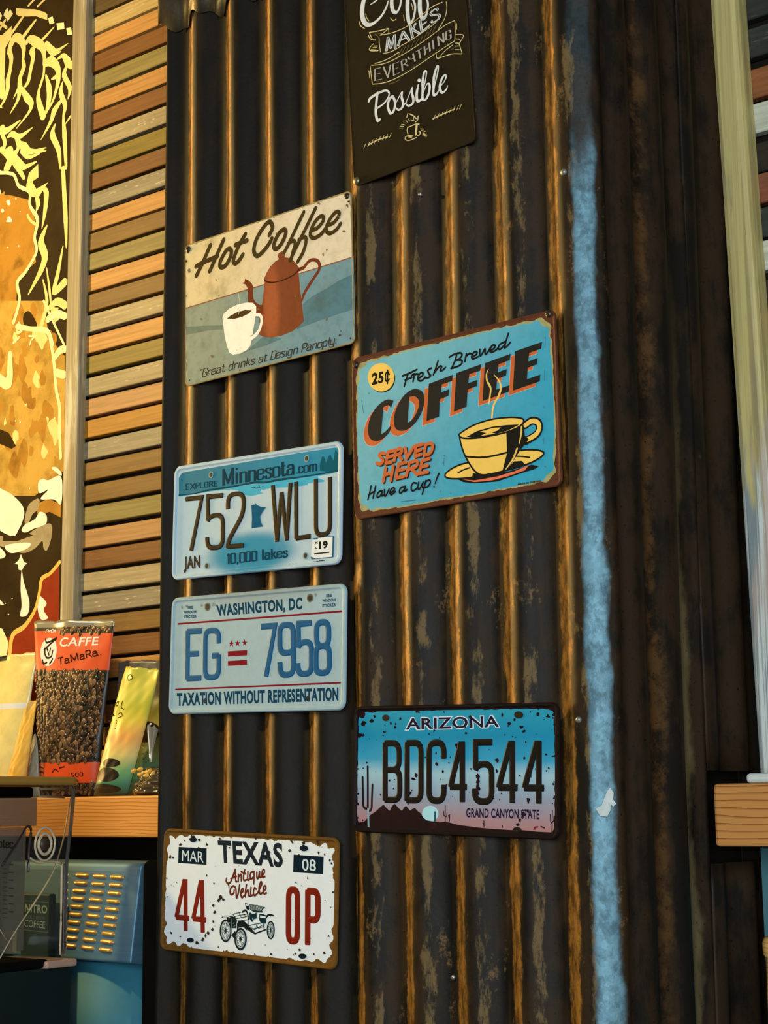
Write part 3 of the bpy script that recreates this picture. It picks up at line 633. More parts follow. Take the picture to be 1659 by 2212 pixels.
A.stroke('printed_steam', ink((222, 190, 104)), '1170,445 1215,500 1230,560 1210,630 1165,720 1150,850', [4, 14, 18, 18, 18, 14])
A.zone = (780, 880, 4.0463)
# cup and saucer
A.poly('printed_cup', BLK, '850,628 900,655 1000,666 1200,650 1400,580 1530,540 1562,515 1500,503 1300,560')
A.poly('printed_cup', YEL, '742,592 790,545 870,505 960,480 1180,420 1400,378 1540,375 1605,400 1560,450 1430,510 1200,570 1000,610 860,625 770,620', True)
SAU = P('742,592 790,545 870,505 960,480 1180,420 1400,378 1540,375 1605,400 1560,450 1430,510 1200,570 1000,610 860,625 770,620')
A.stroke('printed_cup', BLK, SAU+[SAU[0]], 15)
A.poly('printed_cup', BLK, '1265,560 1345,475 1415,470 1440,500 1340,545 1200,578 980,608 985,575 1060,590')
A.strokes('printed_cup', BLK, '855,575 900,550 955,530;1365,430 1420,432 1482,440', 12)
A.poly('printed_cup', ink((214, 112, 82)), '900,632 1000,640 1200,605 1350,560 1475,506 1440,552 1300,602 1150,640 1000,655', False)
A.stroke('printed_cup', BLK, '1440,160 1500,120 1552,132 1568,180 1540,240 1440,300', 66); A.stroke('printed_cup', YEL, '1445,158 1500,122 1550,134 1566,180 1538,238 1460,285', 38)
A.poly('printed_cup', YEL, '868,255 1000,272 1150,252 1290,215 1425,140 1415,260 1390,370 1330,480 1260,555 1060,590 990,540 920,430 880,330')
A.poly('printed_cup', BLK, '1278,225 1400,165 1428,150 1440,250 1475,280 1400,375 1320,500 1270,558 1245,552 1285,400')
A.stroke('printed_cup', YEL, '1410,160 1408,230 1390,318', [12, 16, 10]); A.stroke('printed_cup', YEL, '1372,362 1335,455 1272,545', [16, 16, 8])
A.strokes('printed_cup', BLK, '930,432 1050,440 1170,425 1290,395;868,250 885,335 925,440 995,550 1060,592 1160,582 1262,556', 15)
RIMP = P('868,250 880,225 1000,155 1150,108 1300,90 1400,96 1430,120 1395,168 1290,215 1150,250 1000,271 900,270')
A.poly('printed_cup', YEL, RIMP, True); A.poly('printed_cup', BLK, '930,260 1020,210 1150,172 1280,157 1395,152 1290,206 1150,246 1000,268')
A.poly('printed_cup', YEL, '1085,205 1160,182 1230,178 1200,205 1150,222 1185,232 1050,252 1105,226 1045,215')
A.stroke('printed_cup', BLK, RIMP+[RIMP[0]], 14)
SV = '215,408 188,402 168,420 188,445 200,470 180,495 145,490;245,390 235,440 225,490;245,392 302,378;237,440 280,428;225,490 275,478;312,375 300,465;312,378 352,360 366,382 345,412 312,418;335,415 366,455'
SV2 = '395,355 408,445;408,445 470,345;490,335 480,430;490,338 548,322;485,385 532,372;480,430 532,415;572,330 560,415;572,328 618,316 636,335 626,380 600,410 562,420'
HR = '225,530 202,648;292,512 268,640;215,592 280,572;338,495 315,620;338,498 402,482;327,555 388,540;315,620 382,605;432,485 405,600;432,487 490,468 502,495 480,525 427,542;452,540 500,590;542,465 520,580;542,468 606,450;531,522 592,508;520,580 592,565'
A.strokes('served_lettering', ink((54, 36, 26)), SV+';'+SV2+';'+HR, 27, '~', 10, 10); A.strokes('served_lettering', ORG, SV+';'+SV2+';'+HR, 27)
A.strokes('script_lettering#b', BLK, '97,690 85,750 70,808;137,690 125,745 115,795;78,768 132,732;192,730 165,742 150,770 156,790 182,770 195,738;197,735 190,772 207,770;215,722 217,775 232,765 255,715;265,752 300,725 296,705 276,715 262,745 275,765 310,738', 15)
A.strokes('script_lettering#b', BLK, '392,695 362,702 346,730 352,752 376,735 396,700;397,692 390,735 412,722;492,665 468,662 450,690 452,725 472,730 508,700;515,655 506,705 522,714 550,662;553,655 547,702 565,698;577,642 562,700 545,760;572,655 606,636 616,660 592,694 562,702;648,694 649,696', 15)
A.stroke('script_lettering#b', BLK, '690,582 672,625 656,670', [17, 16, 8])
A.btext('small_print', BLK, 'MADE IN THE USA', [(1380, 683), (1588, 650), (1586, 636), (1380, 669)], .05)
A.zone = (0, 0, 1)
A.chips('scratches', ink((70, 130, 150)), [(962, 985, 3), (960, 1000, 3), (954, 1062, 3), (1180, 730, 2.5), (1178, 880, 3), (1180, 1008, 3), (800, 850, 2.5), (976, 1066, 2), (785, 870, 2), (1176, 950, 2.6)], 8)
A.strokes('scratches', ink((60, 120, 140)), '962,990 961,1006;1181,730 1180,752;1179,800 1178,822;1178,945 1177,960;784,865 788,892;870,1084 900,1080', 1.4)
screw(root, A, (770, 789), .0044); screw(root, A, (1187, 679), .0044)
A.chips('nail_hole#a', M_BLACK, [(777, 1112, 2)]); A.chips('nail_hole#b', M_BLACK, [(1204.5, 1035.5, 2)])
A.done()

# ---- plates
def holes(root, A, pts, r=.0036, ring=(110, 104, 92)):
    A.zone = (0, 0, 1)
    for i, p in enumerate(pts):
        q = A.loc(p); nm = 'bolt_hole#%d%f' % (i, r)
        A.fill(nm, ink(ring), [[(q.x+r*1.5*math.cos(a), q.y+r*1.5*math.sin(a)) for a in [2*PI*k/18 for k in range(18)]]], True)
        A.fill(nm, M_BLACK, [[(q.x+r*math.cos(a), q.y+r*math.sin(a)) for a in [2*PI*k/18 for k in range(18)]]], True)
PLATE = [(0, 0), (.0004, .0018), (.0016, .0030), (.0045, .0030), (.0066, .0014), (.008, .0012)]
CZ = (350, 940, 3.567)
# Minnesota
root, m = sign('license_plate', FIT['minn'], 'blue and white number plate 752 WLU with a lake scene', 'number plate', SZ['minn'])
w, h = SZ['minn']
def mn(n):
    c = n.mix(blob(n, -.005, -.052, .095, .034, 1, .25), lin((166, 192, 208)), lin((36, 132, 170)))
    return n.mix(blob(n, -.12, .0, .05, .09, 1, 0), c, lin((156, 188, 210)))
plate_mesh('plate_body', w, h, .012, PLATE, noisy('white_plate_enamel', mn, rough=.42, amp=.06, grime=((150, 176, 190), .3)), root)
A = Art(root, m, .00125); A.zone = CZ
TEAL = noisy('printed_teal_band', lambda n: n.mix(n.smooth(n.xyz()[0], -.12, .1), lin((16, 108, 142)), lin((14, 126, 166))), amp=.06, rough=.45)
A.poly('printed_scene', ink((70, 166, 200)), '136,470 360,430 700,380 1060,330 1366,278 1366,283 1305,300 1205,318 1210,332 1262,352 1250,362 1130,372 1128,386 1000,402 850,408 765,428 762,440 790,448 700,470 640,462 600,440 590,428 540,420 400,432 136,476')
A.poly('printed_scene', TEAL, '134,330 158,294 190,284 760,190 1335,92 1362,100 1368,130 1368,276 1060,326 700,374 350,432 134,468')
A.stroke('printed_scene', ink((14, 66, 84)), '134,464 250,452 360,426 480,408 600,388 720,366 800,366 900,346 1040,328 1150,312 1250,296 1366,276', [8, 8, 12, 14, 10, 16, 12, 16, 12, 10, 10, 10])
A.poly('printed_trees', ink((12, 84, 104)), '1222,276 1220,232 1236,170 1250,164 1262,190 1268,214 1290,160 1305,152 1318,180 1326,196 1340,116 1348,108 1356,140 1360,112 1368,130 1368,274 1300,284')
A.strokes('printed_scene', ink((50, 96, 110)), '695,405 740,408 785,396;715,400 722,404;752,388 756,398', 6)
DKG = ink((30, 30, 24), .4)
A.text('state_lettering', ink((18, 52, 66)), 'Minnesota', [(472, 389), (1024, 302), (1024, 186), (472, 268)], 4.6, 1.5, 1.2, 0, 0, .75)
A.text('state_lettering', ink((18, 52, 66)), '.com', [(1040, 298), (1198, 274), (1198, 196), (1040, 222)], 2.9, 1.2, 1.2, 0, 0, .5)
A.text('state_lettering', ink((18, 52, 66)), 'EXPLORE', [(192, 422), (434, 392), (434, 354), (192, 378)], 1.9, .8, 1.7, 0, 0, .6)
NUM = noisy('embossed_black_brown', (38, 32, 22), amp=.2, rough=.45)
A.text('plate_number', NUM, '752', [(196, 888), (632, 850), (636, 448), (192, 494)], 8.2, 6.2, 1.3, 0, .0006)
A.text('plate_number#b', NUM, 'WLU', [(862, 820), (1300, 760), (1300, 330), (860, 392)], 7.6, 6.2, 1.6, 0, .0006)
A.poly('state_outline', ink((16, 84, 122)), '695,540 725,535 728,522 735,538 770,555 808,555 780,595 762,630 768,670 785,705 697,718 700,640')
A.text('slogan_lettering', ink((12, 60, 78)), '10,000 lakes', [(508, 993), (972, 938), (972, 866), (508, 918)], 3.4, 1.5, 1.2, 0, 0, .5)
A.btext('month_lettering', NUM, 'JAN', [(174, 1034), (302, 1022), (302, 926), (176, 938)], .05)
A.poly('year_sticker', ink((20, 92, 116)), '1168,796 1332,776 1328,942 1160,958 1154,950'); A.poly('year_sticker', ink((214, 222, 224)), '1168,806 1200,806 1212,794 1322,782 1318,938 1232,946 1190,952 1154,936')
A.btext('year_sticker', BLK, '19', [(1216, 880), (1286, 872), (1284, 814), (1216, 821)], .06)
A.btext('year_sticker', BLK, 'M', [(1184, 842), (1206, 839), (1206, 820), (1184, 822)], .05); A.btext('year_sticker', BLK, 'N', [(1186, 882), (1204, 880), (1204, 861), (1186, 863)], .05)
for k in range(11): A.stroke('year_sticker', BLK, [(1182+k*11-(4 if k > 4 else 0), 916-k*1.1), (1188+k*11-(4 if k > 4 else 0), 915-k*1.1)], 9, '')
for k in range(12): A.stroke('year_sticker', ink((50, 56, 56)), [(1138+k*10, 994-k*2), (1145+k*10, 992-k*2)], 20-6*(k % 2), '')
for k in range(6): A.stroke('year_sticker', ink((60, 70, 72)), [(990+k*12, 1003-k*1.0), (995+k*12, 1002-k)], 16-6*(k % 2), '')
holes(root, A, [(458, 1026), (664.5, 991), (449, 1222.5), (662, 1200.5)], .0030, (120, 150, 160))
A.done()

# Washington
root, m = sign('license_plate', FIT['dc'], 'pale number plate EG 7958 with red stars and bars', 'number plate', SZ['dc'])
w, h = SZ['dc']
plate_mesh('plate_body', w, h, .012, PLATE, noisy('pale_plate_enamel', lambda n: n.mix(n.math('MULTIPLY', blob(n, 0, .085, .17, .035, 1, 0), .6), lin((150, 178, 190)), lin((128, 140, 142))), rough=.45, amp=.10, grime=((130, 150, 156), .45)), root)
A = Art(root, m, .00125); A.zone = CZ
NVY = ink((10, 58, 84)); CBL = noisy('embossed_blue', (14, 84, 132), amp=.12, rough=.45); RED = ink((118, 22, 34))
A.btext('city_lettering', NVY, 'WASHINGTON, DC', [(430, 1397), (1084, 1342), (1084, 1250), (420, 1308)], .045)
A.stroke('red_rule', RED, '130,1455 760,1408 1395,1357', 12, ''); A.stroke('red_rule', RED, '110,1960 760,1934 1380,1908', 11, '')
A.text('plate_number', CBL, 'EG', [(199, 1876), (440, 1864), (442, 1504), (203, 1514)], 9.4, 7.8, 1.2, 0, .0006)
A.text('plate_number#b', CBL, '7958', [(776, 1856), (1293, 1830), (1293, 1438), (772, 1476)], 9.4, 7.8, 1.35, 0, .0006)
for cx, cy in ((540, 1608), (588, 1604), (642, 1601)):
    A.poly('stars_and_bars', RED, [(cx+(27 if k % 2 == 0 else 11)*math.sin(PI*k/5)*.85, cy-(29 if k % 2 == 0 else 11)*math.cos(PI*k/5)) for k in range(10)])
A.poly('stars_and_bars', RED, '513,1667 662,1657 660,1697 513,1706'); A.poly('stars_and_bars', RED, '513,1741 660,1731 660,1771 513,1779')
A.btext('slogan_lettering', NVY, 'TAXATION WITHOUT REPRESENTATION', [(122, 2087), (1364, 2046), (1364, 1944), (120, 1988)], .045)
for t, a, b in (('SEE', (203, 1342), (246, 1338)), ('WINDOW', (175, 1378), (273, 1371)), ('STICKER', (173, 1413), (272, 1407))):
    A.btext('sticker_note', NVY, t, [a, b, (b[0], b[1]-23), (a[0], a[1]-23)], .04)
for t, a, b in (('SEE', (1270, 1250), (1315, 1246)), ('WINDOW', (1240, 1289), (1346, 1281)), ('STICKER', (1240, 1327), (1346, 1319))):
    A.btext('sticker_note#b', NVY, t, [a, b, (b[0], b[1]-24), (a[0], a[1]-24)], .04)
A.zone = (0, 0, 1)
A.chips('grime', ink((124, 132, 132)), [(449, 1309, 8.5), (463, 1306, 5), (671, 1291, 8), (683, 1284, 5), (395, 1312, 4), (405, 1309, 4), (437, 1308, 4)], 3)
holes(root, A, [(450, 1311), (671.5, 1292)], .0036, (96, 98, 92)); holes(root, A, [(445, 1514), (667, 1509)], .0024, (30, 60, 80))
A.done()

# Arizona
root, m = sign('license_plate', FIT['ariz'], 'chipped blue to pink desert sunset number plate BDC4544 with a cactus', 'number plate', SZ['ariz'])
w, h = SZ['ariz']
DKP = noisy('dark_plate_metal', (30, 22, 22), amp=.3, rough=.4)
plate_mesh('plate_body', w, h, .011, [(0, 0), (.0004, .0018), (.0014, .0034), (.0032, .0034), (.0052, .0014), (.007, .0012)], DKP, root)
A = Art(root, m, .00125)
def az(n):
    z = n.math('ADD', n.xyz()[2], n.math('MULTIPLY', n.noise(12, 3), .012))
    t = n.math('DIVIDE', n.math('ADD', z, .0738+.006), .1477)
    return n.ramp(t, [(.06, lin((176, 118, 108))), (.22, lin((160, 132, 140))), (.38, lin((140, 156, 176))), (.55, lin((150, 190, 206))), (.66, lin((56, 152, 190))), (.84, lin((24, 134, 176))), (1, lin((40, 146, 178)))])
A.fill('printed_sky', noisy('printed_desert_sky', az, rough=.42, amp=.05), [ragged(w-.0125, h-.0125, .010, .0008, 21, corner=.002)], True)
A.zone = (750, 1500, 3.3857); SIL = noisy('printed_silhouette', (34, 20, 22), amp=.3, grime=((96, 34, 42), .4))
A.ell('printed_moon', ink((166, 214, 226)), (612, 872), 60, 58)
A.poly('printed_desert', SIL, '72,938 130,930 170,885 215,855 240,830 270,806 300,838 315,852 335,815 352,798 380,830 405,852 422,826 435,814 465,850 480,838 500,830 522,855 545,870 560,900 585,920 640,930 680,935 720,932 760,938 820,955 900,965 1000,978 1100,985 1200,992 1300,994 1400,1004 1512,1010 1512,1052 1440,1056 1000,1030 500,1008 78,992')
A.strokes('printed_cactus', SIL, '155,528 156,640 156,840;118,606 120,700 124,815 150,838;190,660 186,760 182,838 160,852', 16); A.stroke('printed_cactus', ink((132, 160, 176)), '158,838 160,920 162,985', 15)
for i_, t_ in enumerate(('722,812 722,935;711,856 713,885 722,890;735,862 732,890 722,895', '755,880 752,932;746,885 750,905', '1005,925 1005,972;998,940 1004,955', '1140,960 1141,972', '1506,850 1502,1012;1490,880 1493,930 1502,940;1518,890 1514,925 1504,935')): A.strokes('printed_cactus#%d' % i_, SIL, t_, 7)
A.stroke('printed_cactus#m', ink((20, 84, 96)), '647,862 647,924', 13)
A.poly('printed_desert', ink((120, 40, 50)), '1370,968 1402,962 1400,976 1384,978 1382,990 1366,992'); A.poly('printed_desert', ink((70, 30, 40)), '1420,960 1452,972 1450,984 1418,970')
WHI = ink((196, 216, 226)); PUR = ink((34, 24, 52))
A.btext('state_lettering', WHI, 'ARIZONA', [(424, 266), (1126, 246), (1122, 150), (424, 168)], .062); A.btext('state_lettering', PUR, 'ARIZONA', [(434, 258), (1116, 239), (1112, 158), (434, 176)], .020)
NUM2 = noisy('embossed_black', (26, 23, 21), amp=.2, rough=.45)
QA = [(268+14, 784-14), (1455-14, 806-14), (1455-14, 330+14), (268+14, 345+14)]
ws = [(283, 390), (443, 545), (603, 712), (762, 876), (938, 1062), (1114, 1246), (1304, 1440)]
def qx(x0, x1):
    yb = lambda x: 770+(x-268)/1187*22; yt = lambda x: 358-(x-268)/1187*13
    return [(x0, yb(x0)), (x1, yb(x1)), (x1, yt(x1)), (x0, yt(x0))]
for ch, (a, b) in zip('BDC4544', ws): A.glyph('plate_number', NUM2, ch, qx(a, b), 8.2, 7.6, 0, .0006)
A.btext('slogan_lettering', PUR, 'GRAND CANYON STATE', [(876, 899), (1411, 913), (1411, 843), (876, 832)], .03)
rnd = random.Random(33)
sp = [(108, 145, 28), (125, 210, 20), (185, 195, 15), (95, 300, 16), (120, 298, 10), (205, 160, 10), (395, 178, 12), (360, 215, 9), (280, 275, 12), (355, 240, 9), (268, 300, 8), (325, 210, 10), (1138, 150, 15), (1230, 186, 12), (1190, 210, 11), (1405, 95, 13), (1400, 145, 13), (1473, 160, 12), (1510, 100, 20), (1522, 150, 16), (1528, 220, 12), (1280, 240, 12), (1300, 270, 12),
      (1345, 130, 6), (875, 285, 9), (905, 165, 10), (1312, 350, 9), (1300, 465, 9), (1105, 485, 16), (1100, 480, 10), (1100, 560, 12), (490, 620, 14), (510, 590, 14), (660, 510, 12), (655, 430, 8), (705, 565, 10), (960, 600, 14), (962, 640, 16), (965, 690, 14), (910, 545, 8), (1330, 770, 14), (1330, 790, 8), (1290, 880, 16), (1270, 920, 14), (1255, 950, 12), (1330, 855, 14), (315, 630, 9), (470, 720, 10), (345, 690, 6), (585, 460, 10), (480, 700, 6), (812, 385, 14), (805, 370, 10),
      (1480, 540, 8), (1460, 440, 8), (1350, 600, 8), (1465, 560, 7), (1270, 595, 7), (1390, 545, 12), (1135, 725, 6), (1120, 770, 6), (1075, 760, 6), (250, 735, 6), (150, 500, 6), (125, 540, 5), (80, 590, 6), (85, 545, 5), (515, 125, 12), (530, 128, 8), (715, 130, 6), (605, 290, 6), (645, 262, 6), (680, 320, 4), (1215, 310, 5), (1185, 230, 7), (870, 240, 6), (85, 800, 10), (452, 800, 8), (120, 920, 8), (760, 460, 6), (750, 500, 6), (735, 660, 8), (690, 620, 4), (1520, 640, 6), (1515, 760, 7)]
for _ in range(46): sp.append((rnd.uniform(90, 1510), rnd.choice((rnd.uniform(110, 330), rnd.uniform(330, 800))), rnd.uniform(1.8, 4.5)))
for _ in range(26): sp.append((rnd.choice((rnd.uniform(72, 95), rnd.uniform(1505, 1535))), rnd.uniform(140, 960), rnd.uniform(3, 8)))
for _ in range(26): sp.append((rnd.uniform(80, 1520), 100-(rnd.random()*1), rnd.uniform(4, 10)))
A.chips('chipped_paint', ink((34, 18, 22)), [(x, y, r*1.3) for x, y, r in sp], 6)
A.stroke('chipped_paint', ink((38, 22, 26)), '962,585 965,640 958,690 968,730', [14, 24, 18, 10])
A.ell('bolt_hole', M_BLACK, (290, 172), 26, 24); A.ell('bolt_hole#b', M_BLACK, (1262, 150), 34, 26, rot=.1); A.ell('bolt_hole#c', M_BLACK, (1250, 990), 32, 20)
A.done()

# Texas
root, m = sign('license_plate', FIT['tex'], 'white rust-edged antique vehicle number plate 44 OP with an old open car', 'number plate', SZ['tex'])
w, h = SZ['tex']
RUSTB = noisy('rust_brown_tin', (112, 78, 32), amp=.35, grime=((58, 38, 22), .85), rough=.55)
plate_mesh('plate_body', w, h, .011, [(0, 0), (.0004, .0018), (.0014, .0030), (.0030, .0030), (.005, .0014), (.007, .0012)], RUSTB, root)
A = Art(root, m, .00125)
A.fill('white_enamel', noisy('white_enamel', (226, 234, 236), amp=.04, rough=.4), [ragged(w-.0105, h-.0120, .008, .0022, 31, .0011, corner=.0085)], True)
A.zone = (340, 1770, 3.95); NV = ink((16, 34, 44)); TX = noisy('embossed_dark', (26, 38, 46), amp=.2)
A.btext('state_lettering', TX, 'TEXAS', [(532, 368), (1078, 410), (1074, 204), (520, 178)], .038)
A.poly('month_box', NV, '187,235 427,246 425,388 183,372'); A.btext('month_box', ink((206, 222, 226)), 'MAR', [(215, 354), (400, 368), (398, 276), (218, 262)], .0)
A.poly('year_box', NV, '1168,300 1425,318 1420,468 1163,450'); A.btext('year_box', ink((206, 222, 226)), '08', [(1240, 434), (1358, 443), (1358, 345), (1240, 334)], .01)
REDN = noisy('embossed_red', (124, 34, 20), amp=.15)
A.text('plate_number', REDN, '44', [(168, 936), (420, 962), (412, 526), (170, 512)], 7.6, 7, 1.5, 0, .0006)
A.glyph('plate_number#b', REDN, 'O', [(1124, 1034), (1200, 1040), (1202, 604), (1126, 598)], 9.2, 8.5, 0, .0006); A.glyph('plate_number#b', REDN, 'P', [(1288, 1062), (1376, 1070), (1376, 616), (1290, 610)], 9.2, 8.5, 0, .0006)
A.zone = (460, 1860, 10.369); SCR = noisy('printed_red_brown', (104, 42, 20), amp=.3)
A.strokes('script_lettering', SCR, '515,190 470,320 410,470 350,500 312,450 325,385;515,190 520,330 530,450 552,458;420,392 540,345;585,300 585,458;588,360 640,300 650,380 652,440;730,195 702,330 708,430 765,420;650,240 745,285;800,235 795,420 845,400;928,245 872,255 850,330 872,400 928,350;937,235 935,420 930,510;1000,250 1000,370 1028,382 1060,240;1062,240 1064,360 1100,350;1100,320 1160,280 1170,210 1142,190 1115,260 1120,360 1182,345', 40)
A.strokes('script_lettering', SCR, '495,640 480,720 422,750 400,690 420,600 480,560 530,620 545,825 590,700 615,535;640,720 690,680 700,630 665,630 640,730 665,815 722,770;770,530 745,680 745,800;752,720 802,650 812,760 845,780;870,590 862,770 905,760;985,630 950,600 925,690 942,770 1000,740;1020,720 1052,640 1110,520 1090,465 1050,590 1060,700 1085,735 1132,705;1150,680 1200,620 1195,560 1160,570 1145,660 1160,730 1215,715', 40)
A.stroke('script_lettering', ink((70, 50, 24)), '350,500 372,545 380,600', [30, 40, 16])
DK = ink((18, 50, 56)); DK2 = ink((28, 34, 32)); MID = ink((120, 158, 166)); WH = ink((226, 232, 232))
def wheel(cx, cy, rx, ry, w1):
    pts = [(cx+rx*math.cos(a), cy+ry*math.sin(a)) for a in [2*PI*k/28 for k in range(29)]]
    A.ell('printed_car', WH, (cx, cy), rx, ry); A.stroke('printed_car', DK2, pts, w1, '')
    A.stroke('printed_car', MID, [(cx+(x-cx)*.80, cy+(y-cy)*.84) for x, y in pts], w1*.35, ''); A.stroke('printed_car', DK, [(cx+(x-cx)*.66, cy+(y-cy)*.72) for x, y in pts], w1*.4, '')
    for k in range(12):
        a = 2*PI*k/12+.2; A.stroke('printed_car', DK, [(cx+rx*.15*math.cos(a), cy+ry*.15*math.sin(a)), (cx+rx*.68*math.cos(a), cy+ry*.72*math.sin(a))], 11, '')
    A.ell('printed_car', DK, (cx, cy), rx*.22, ry*.2)
A.poly('printed_car', DK2, '585,1335 720,1345 800,1420 950,1590 1190,1500 1215,1545 960,1645 860,1590 740,1500 580,1450')
A.poly('printed_car', WH, '940,1560 1190,1490 1192,1520 962,1605')
wheel(1312, 1545, 78, 190, 30)
A.stroke('printed_car', DK2, '1165,1495 1180,1360 1235,1250 1300,1210 1385,1222', [30, 66, 70, 50, 20]); A.stroke('printed_car', WH, '1180,1490 1200,1360 1250,1270 1310,1228', [14, 34, 34, 10])
A.poly('printed_car', WH, '465,1195 740,1125 820,1180 840,1270 800,1330 560,1345 500,1240')
A.strokes('printed_car', DK, '465,1190 600,1155 740,1130;505,1240 640,1210 770,1190;545,1290 660,1265 780,1240;560,1340 680,1330 810,1310;600,1160 660,1270;700,1135 745,1240;470,1195 520,1260 560,1345', 15)
A.strokes('printed_car', DK2, '680,1140 740,1100 775,1130 800,1200 815,1290', 36); A.stroke('printed_car', WH, '715,1135 760,1150 785,1220 792,1280', 10)
A.poly('printed_car', DK2, '735,930 800,958 840,1050 835,1095 775,1080 750,1020'); A.poly('printed_car', WH, '750,950 790,975 800,1010 770,1000')
A.poly('printed_car', DK, '840,965 1090,1000 1195,1040 1130,1150 960,1155 850,1090')
for k in range(11): A.stroke('printed_car', WH, [(868+k*26, 985+k*4), (872+k*22, 1080+k*4)], 7, '')
A.poly('printed_car', WH, '1120,1100 1180,1050 1185,1130 1140,1145')
A.poly('printed_car', DK, '835,1150 1000,1160 1000,1280 940,1300 900,1370 840,1290'); A.poly('printed_car', WH, '870,1130 980,1150 960,1180 880,1170'); A.poly('printed_car', MID, '895,1265 925,1270 930,1320 905,1320')
A.poly('printed_car', DK, '1060,1190 1130,1180 1220,1215 1210,1400 1090,1390 1050,1300'); A.poly('printed_car', WH, '1075,1215 1200,1235 1200,1275 1075,1260')
A.strokes('printed_car', DK, '830,1300 820,1440 920,1420 1100,1390;860,1470 960,1540 1000,1440 1040,1500 1160,1460;870,1520 1000,1500 1120,1440', 14)
A.poly('printed_car', DK2, '320,1260 420,1245 510,1275 545,1400 540,1500 440,1500 400,1370 330,1300'); A.stroke('printed_car', DK2, '225,1255 330,1235 420,1250 510,1275 545,1360', [20, 30, 34, 34, 30]); A.stroke('printed_car', WH, '250,1252 330,1240 400,1252', 12)
A.strokes('printed_car', MID, '430,1290 440,1480;470,1400 500,1380;480,1470 520,1440', 10)
wheel(305, 1560, 118, 236, 36); A.poly('printed_car', DK2, '430,1660 520,1560 560,1700 520,1760'); A.poly('printed_car', DK2, '560,1380 660,1380 780,1500 790,1560 700,1470 600,1490 560,1540')
wheel(640, 1745, 122, 228, 40)
A.zone = (340, 1770, 3.95)
rnd = random.Random(9)
sp = [(240, 182, 7), (205, 215, 12), (430, 215, 13), (365, 178, 12), (300, 145, 14), (318, 150, 10), (428, 478, 10), (490, 545, 7), (545, 665, 18), (530, 690, 12), (570, 685, 12), (485, 735, 12), (498, 790, 11), (485, 870, 12), (480, 940, 13), (440, 970, 14), (420, 990, 16), (395, 1025, 14), (345, 1055, 15), (500, 910, 4), (125, 970, 10), (205, 998, 8), (1135, 265, 13), (1260, 200, 14), (1255, 225, 12), (1385, 285, 13), (1435, 300, 9), (1290, 500, 8), (1192, 540, 9), (1240, 565, 5), (1222, 1110, 12),
      (1170, 1155, 8), (1185, 1145, 8), (980, 1150, 10), (1345, 1150, 9), (1432, 1140, 12), (530, 1088, 9), (120, 320, 14), (140, 325, 9), (560, 200, 5), (545, 165, 10), (850, 160, 12), (855, 140, 14), (1150, 185, 13), (1162, 195, 10), (1380, 200, 14), (1375, 180, 12), (1470, 995, 9), (1480, 350, 12), (1495, 375, 9), (1510, 620, 8), (1490, 750, 7), (1440, 690, 5), (1405, 710, 5), (90, 500, 7), (95, 660, 6), (148, 570, 4), (175, 540, 4), (1165, 855, 5), (1315, 1015, 6), (930, 1070, 4), (1120, 1110, 4), (660, 1130, 6), (840, 1150, 7),
      (965, 280, 10), (1080, 350, 5), (600, 230, 6), (625, 240, 6), (865, 380, 6), (780, 375, 4), (705, 395, 4), (360, 240, 8), (310, 310, 8), (375, 290, 6), (400, 330, 6), (1215, 305, 9), (1190, 315, 6)]
for _ in range(36): sp.append((rnd.uniform(90, 1500), rnd.choice((rnd.uniform(140, 260), rnd.uniform(1020, 1180), rnd.uniform(300, 1000))), rnd.uniform(1.5, 4)))
A.chips('chipped_paint', ink((58, 42, 22)), [(x, y, r*1.3) for x, y, r in sp], 7)
for (x, y, a, b) in ((315, 172, 32, 22), (1260, 246, 36, 25), (292, 1030, 30, 20), (1248, 1166, 34, 22)): A.ell('bolt_hole#%d' % x, ink((20, 32, 38)), (x, y), a, b, rot=.07)
A.done()

# ---- chalkboard sign
pBL, pBR = onY(766, 406, -.0115), onY(1031, 304.8, -.0115); wd_ = (pBR-pBL).length; an = math.atan2(pBR.z-pBL.z, pBR.x-pBL.x); hh = .302
c = (pBL+pBR)/2+Vector((-math.sin(an), 0, math.cos(an)))*hh/2
root, m = sign('chalk_sign', (c.x, c.z-EYE, an), 'dark chalkboard style tin sign reading makes everything possible in white script', 'sign', None)
plate_mesh('panel', wd_, hh, .009, [(0, 0), (.0004, .0012), (.0012, .0015), (.0022, .0012)], noisy('chalkboard_brown', (31, 26, 16), amp=.2, rough=.7, grime=((40, 36, 22), .4), spec=.05), root)
A = Art(root, m, .0012); A.zone = (760, 0, 6.3808)
CH = noisy('chalk_white', (206, 214, 218), amp=.25, rough=.8); CC = noisy('chalk_cream', (206, 194, 142), amp=.35, rough=.8); CD = noisy('chalk_dim', (104, 94, 58), amp=.4, rough=.8); CG = noisy('chalk_grey', (160, 160, 152), amp=.2, rough=.8)
A.stroke('coffee_lettering', CH, '330,-190 230,-120 170,20 150,180 172,290 225,345 310,325 420,220 485,100 508,20', [20, 40, 62, 66, 62, 50, 36, 30, 28, 16]); A.stroke('coffee_lettering', CH, '262,68 340,15 390,-60 400,-150', [8, 22, 28, 20])
A.stroke('coffee_lettering', CH, '690,-160 600,-120 560,0 562,100 590,170 632,170 672,90 690,-30 690,-160', [20, 40, 52, 52, 46, 30, 28, 26, 20])
A.stroke('coffee_lettering', CH, '840,-190 790,-100 775,60 780,220 798,310 822,330 860,250 882,120 868,30 820,-40', [30, 52, 58, 54, 46, 34, 30, 30, 26, 16]); A.stroke('coffee_lettering', CH, '1030,-190 960,-90 945,60 955,190 985,258 1020,240 1048,160 1058,60 1030,-60', [30, 50, 60, 56, 50, 40, 30, 28, 20])
A.stroke('coffee_lettering', CH, '1180,-200 1120,-80 1110,-20', 30)
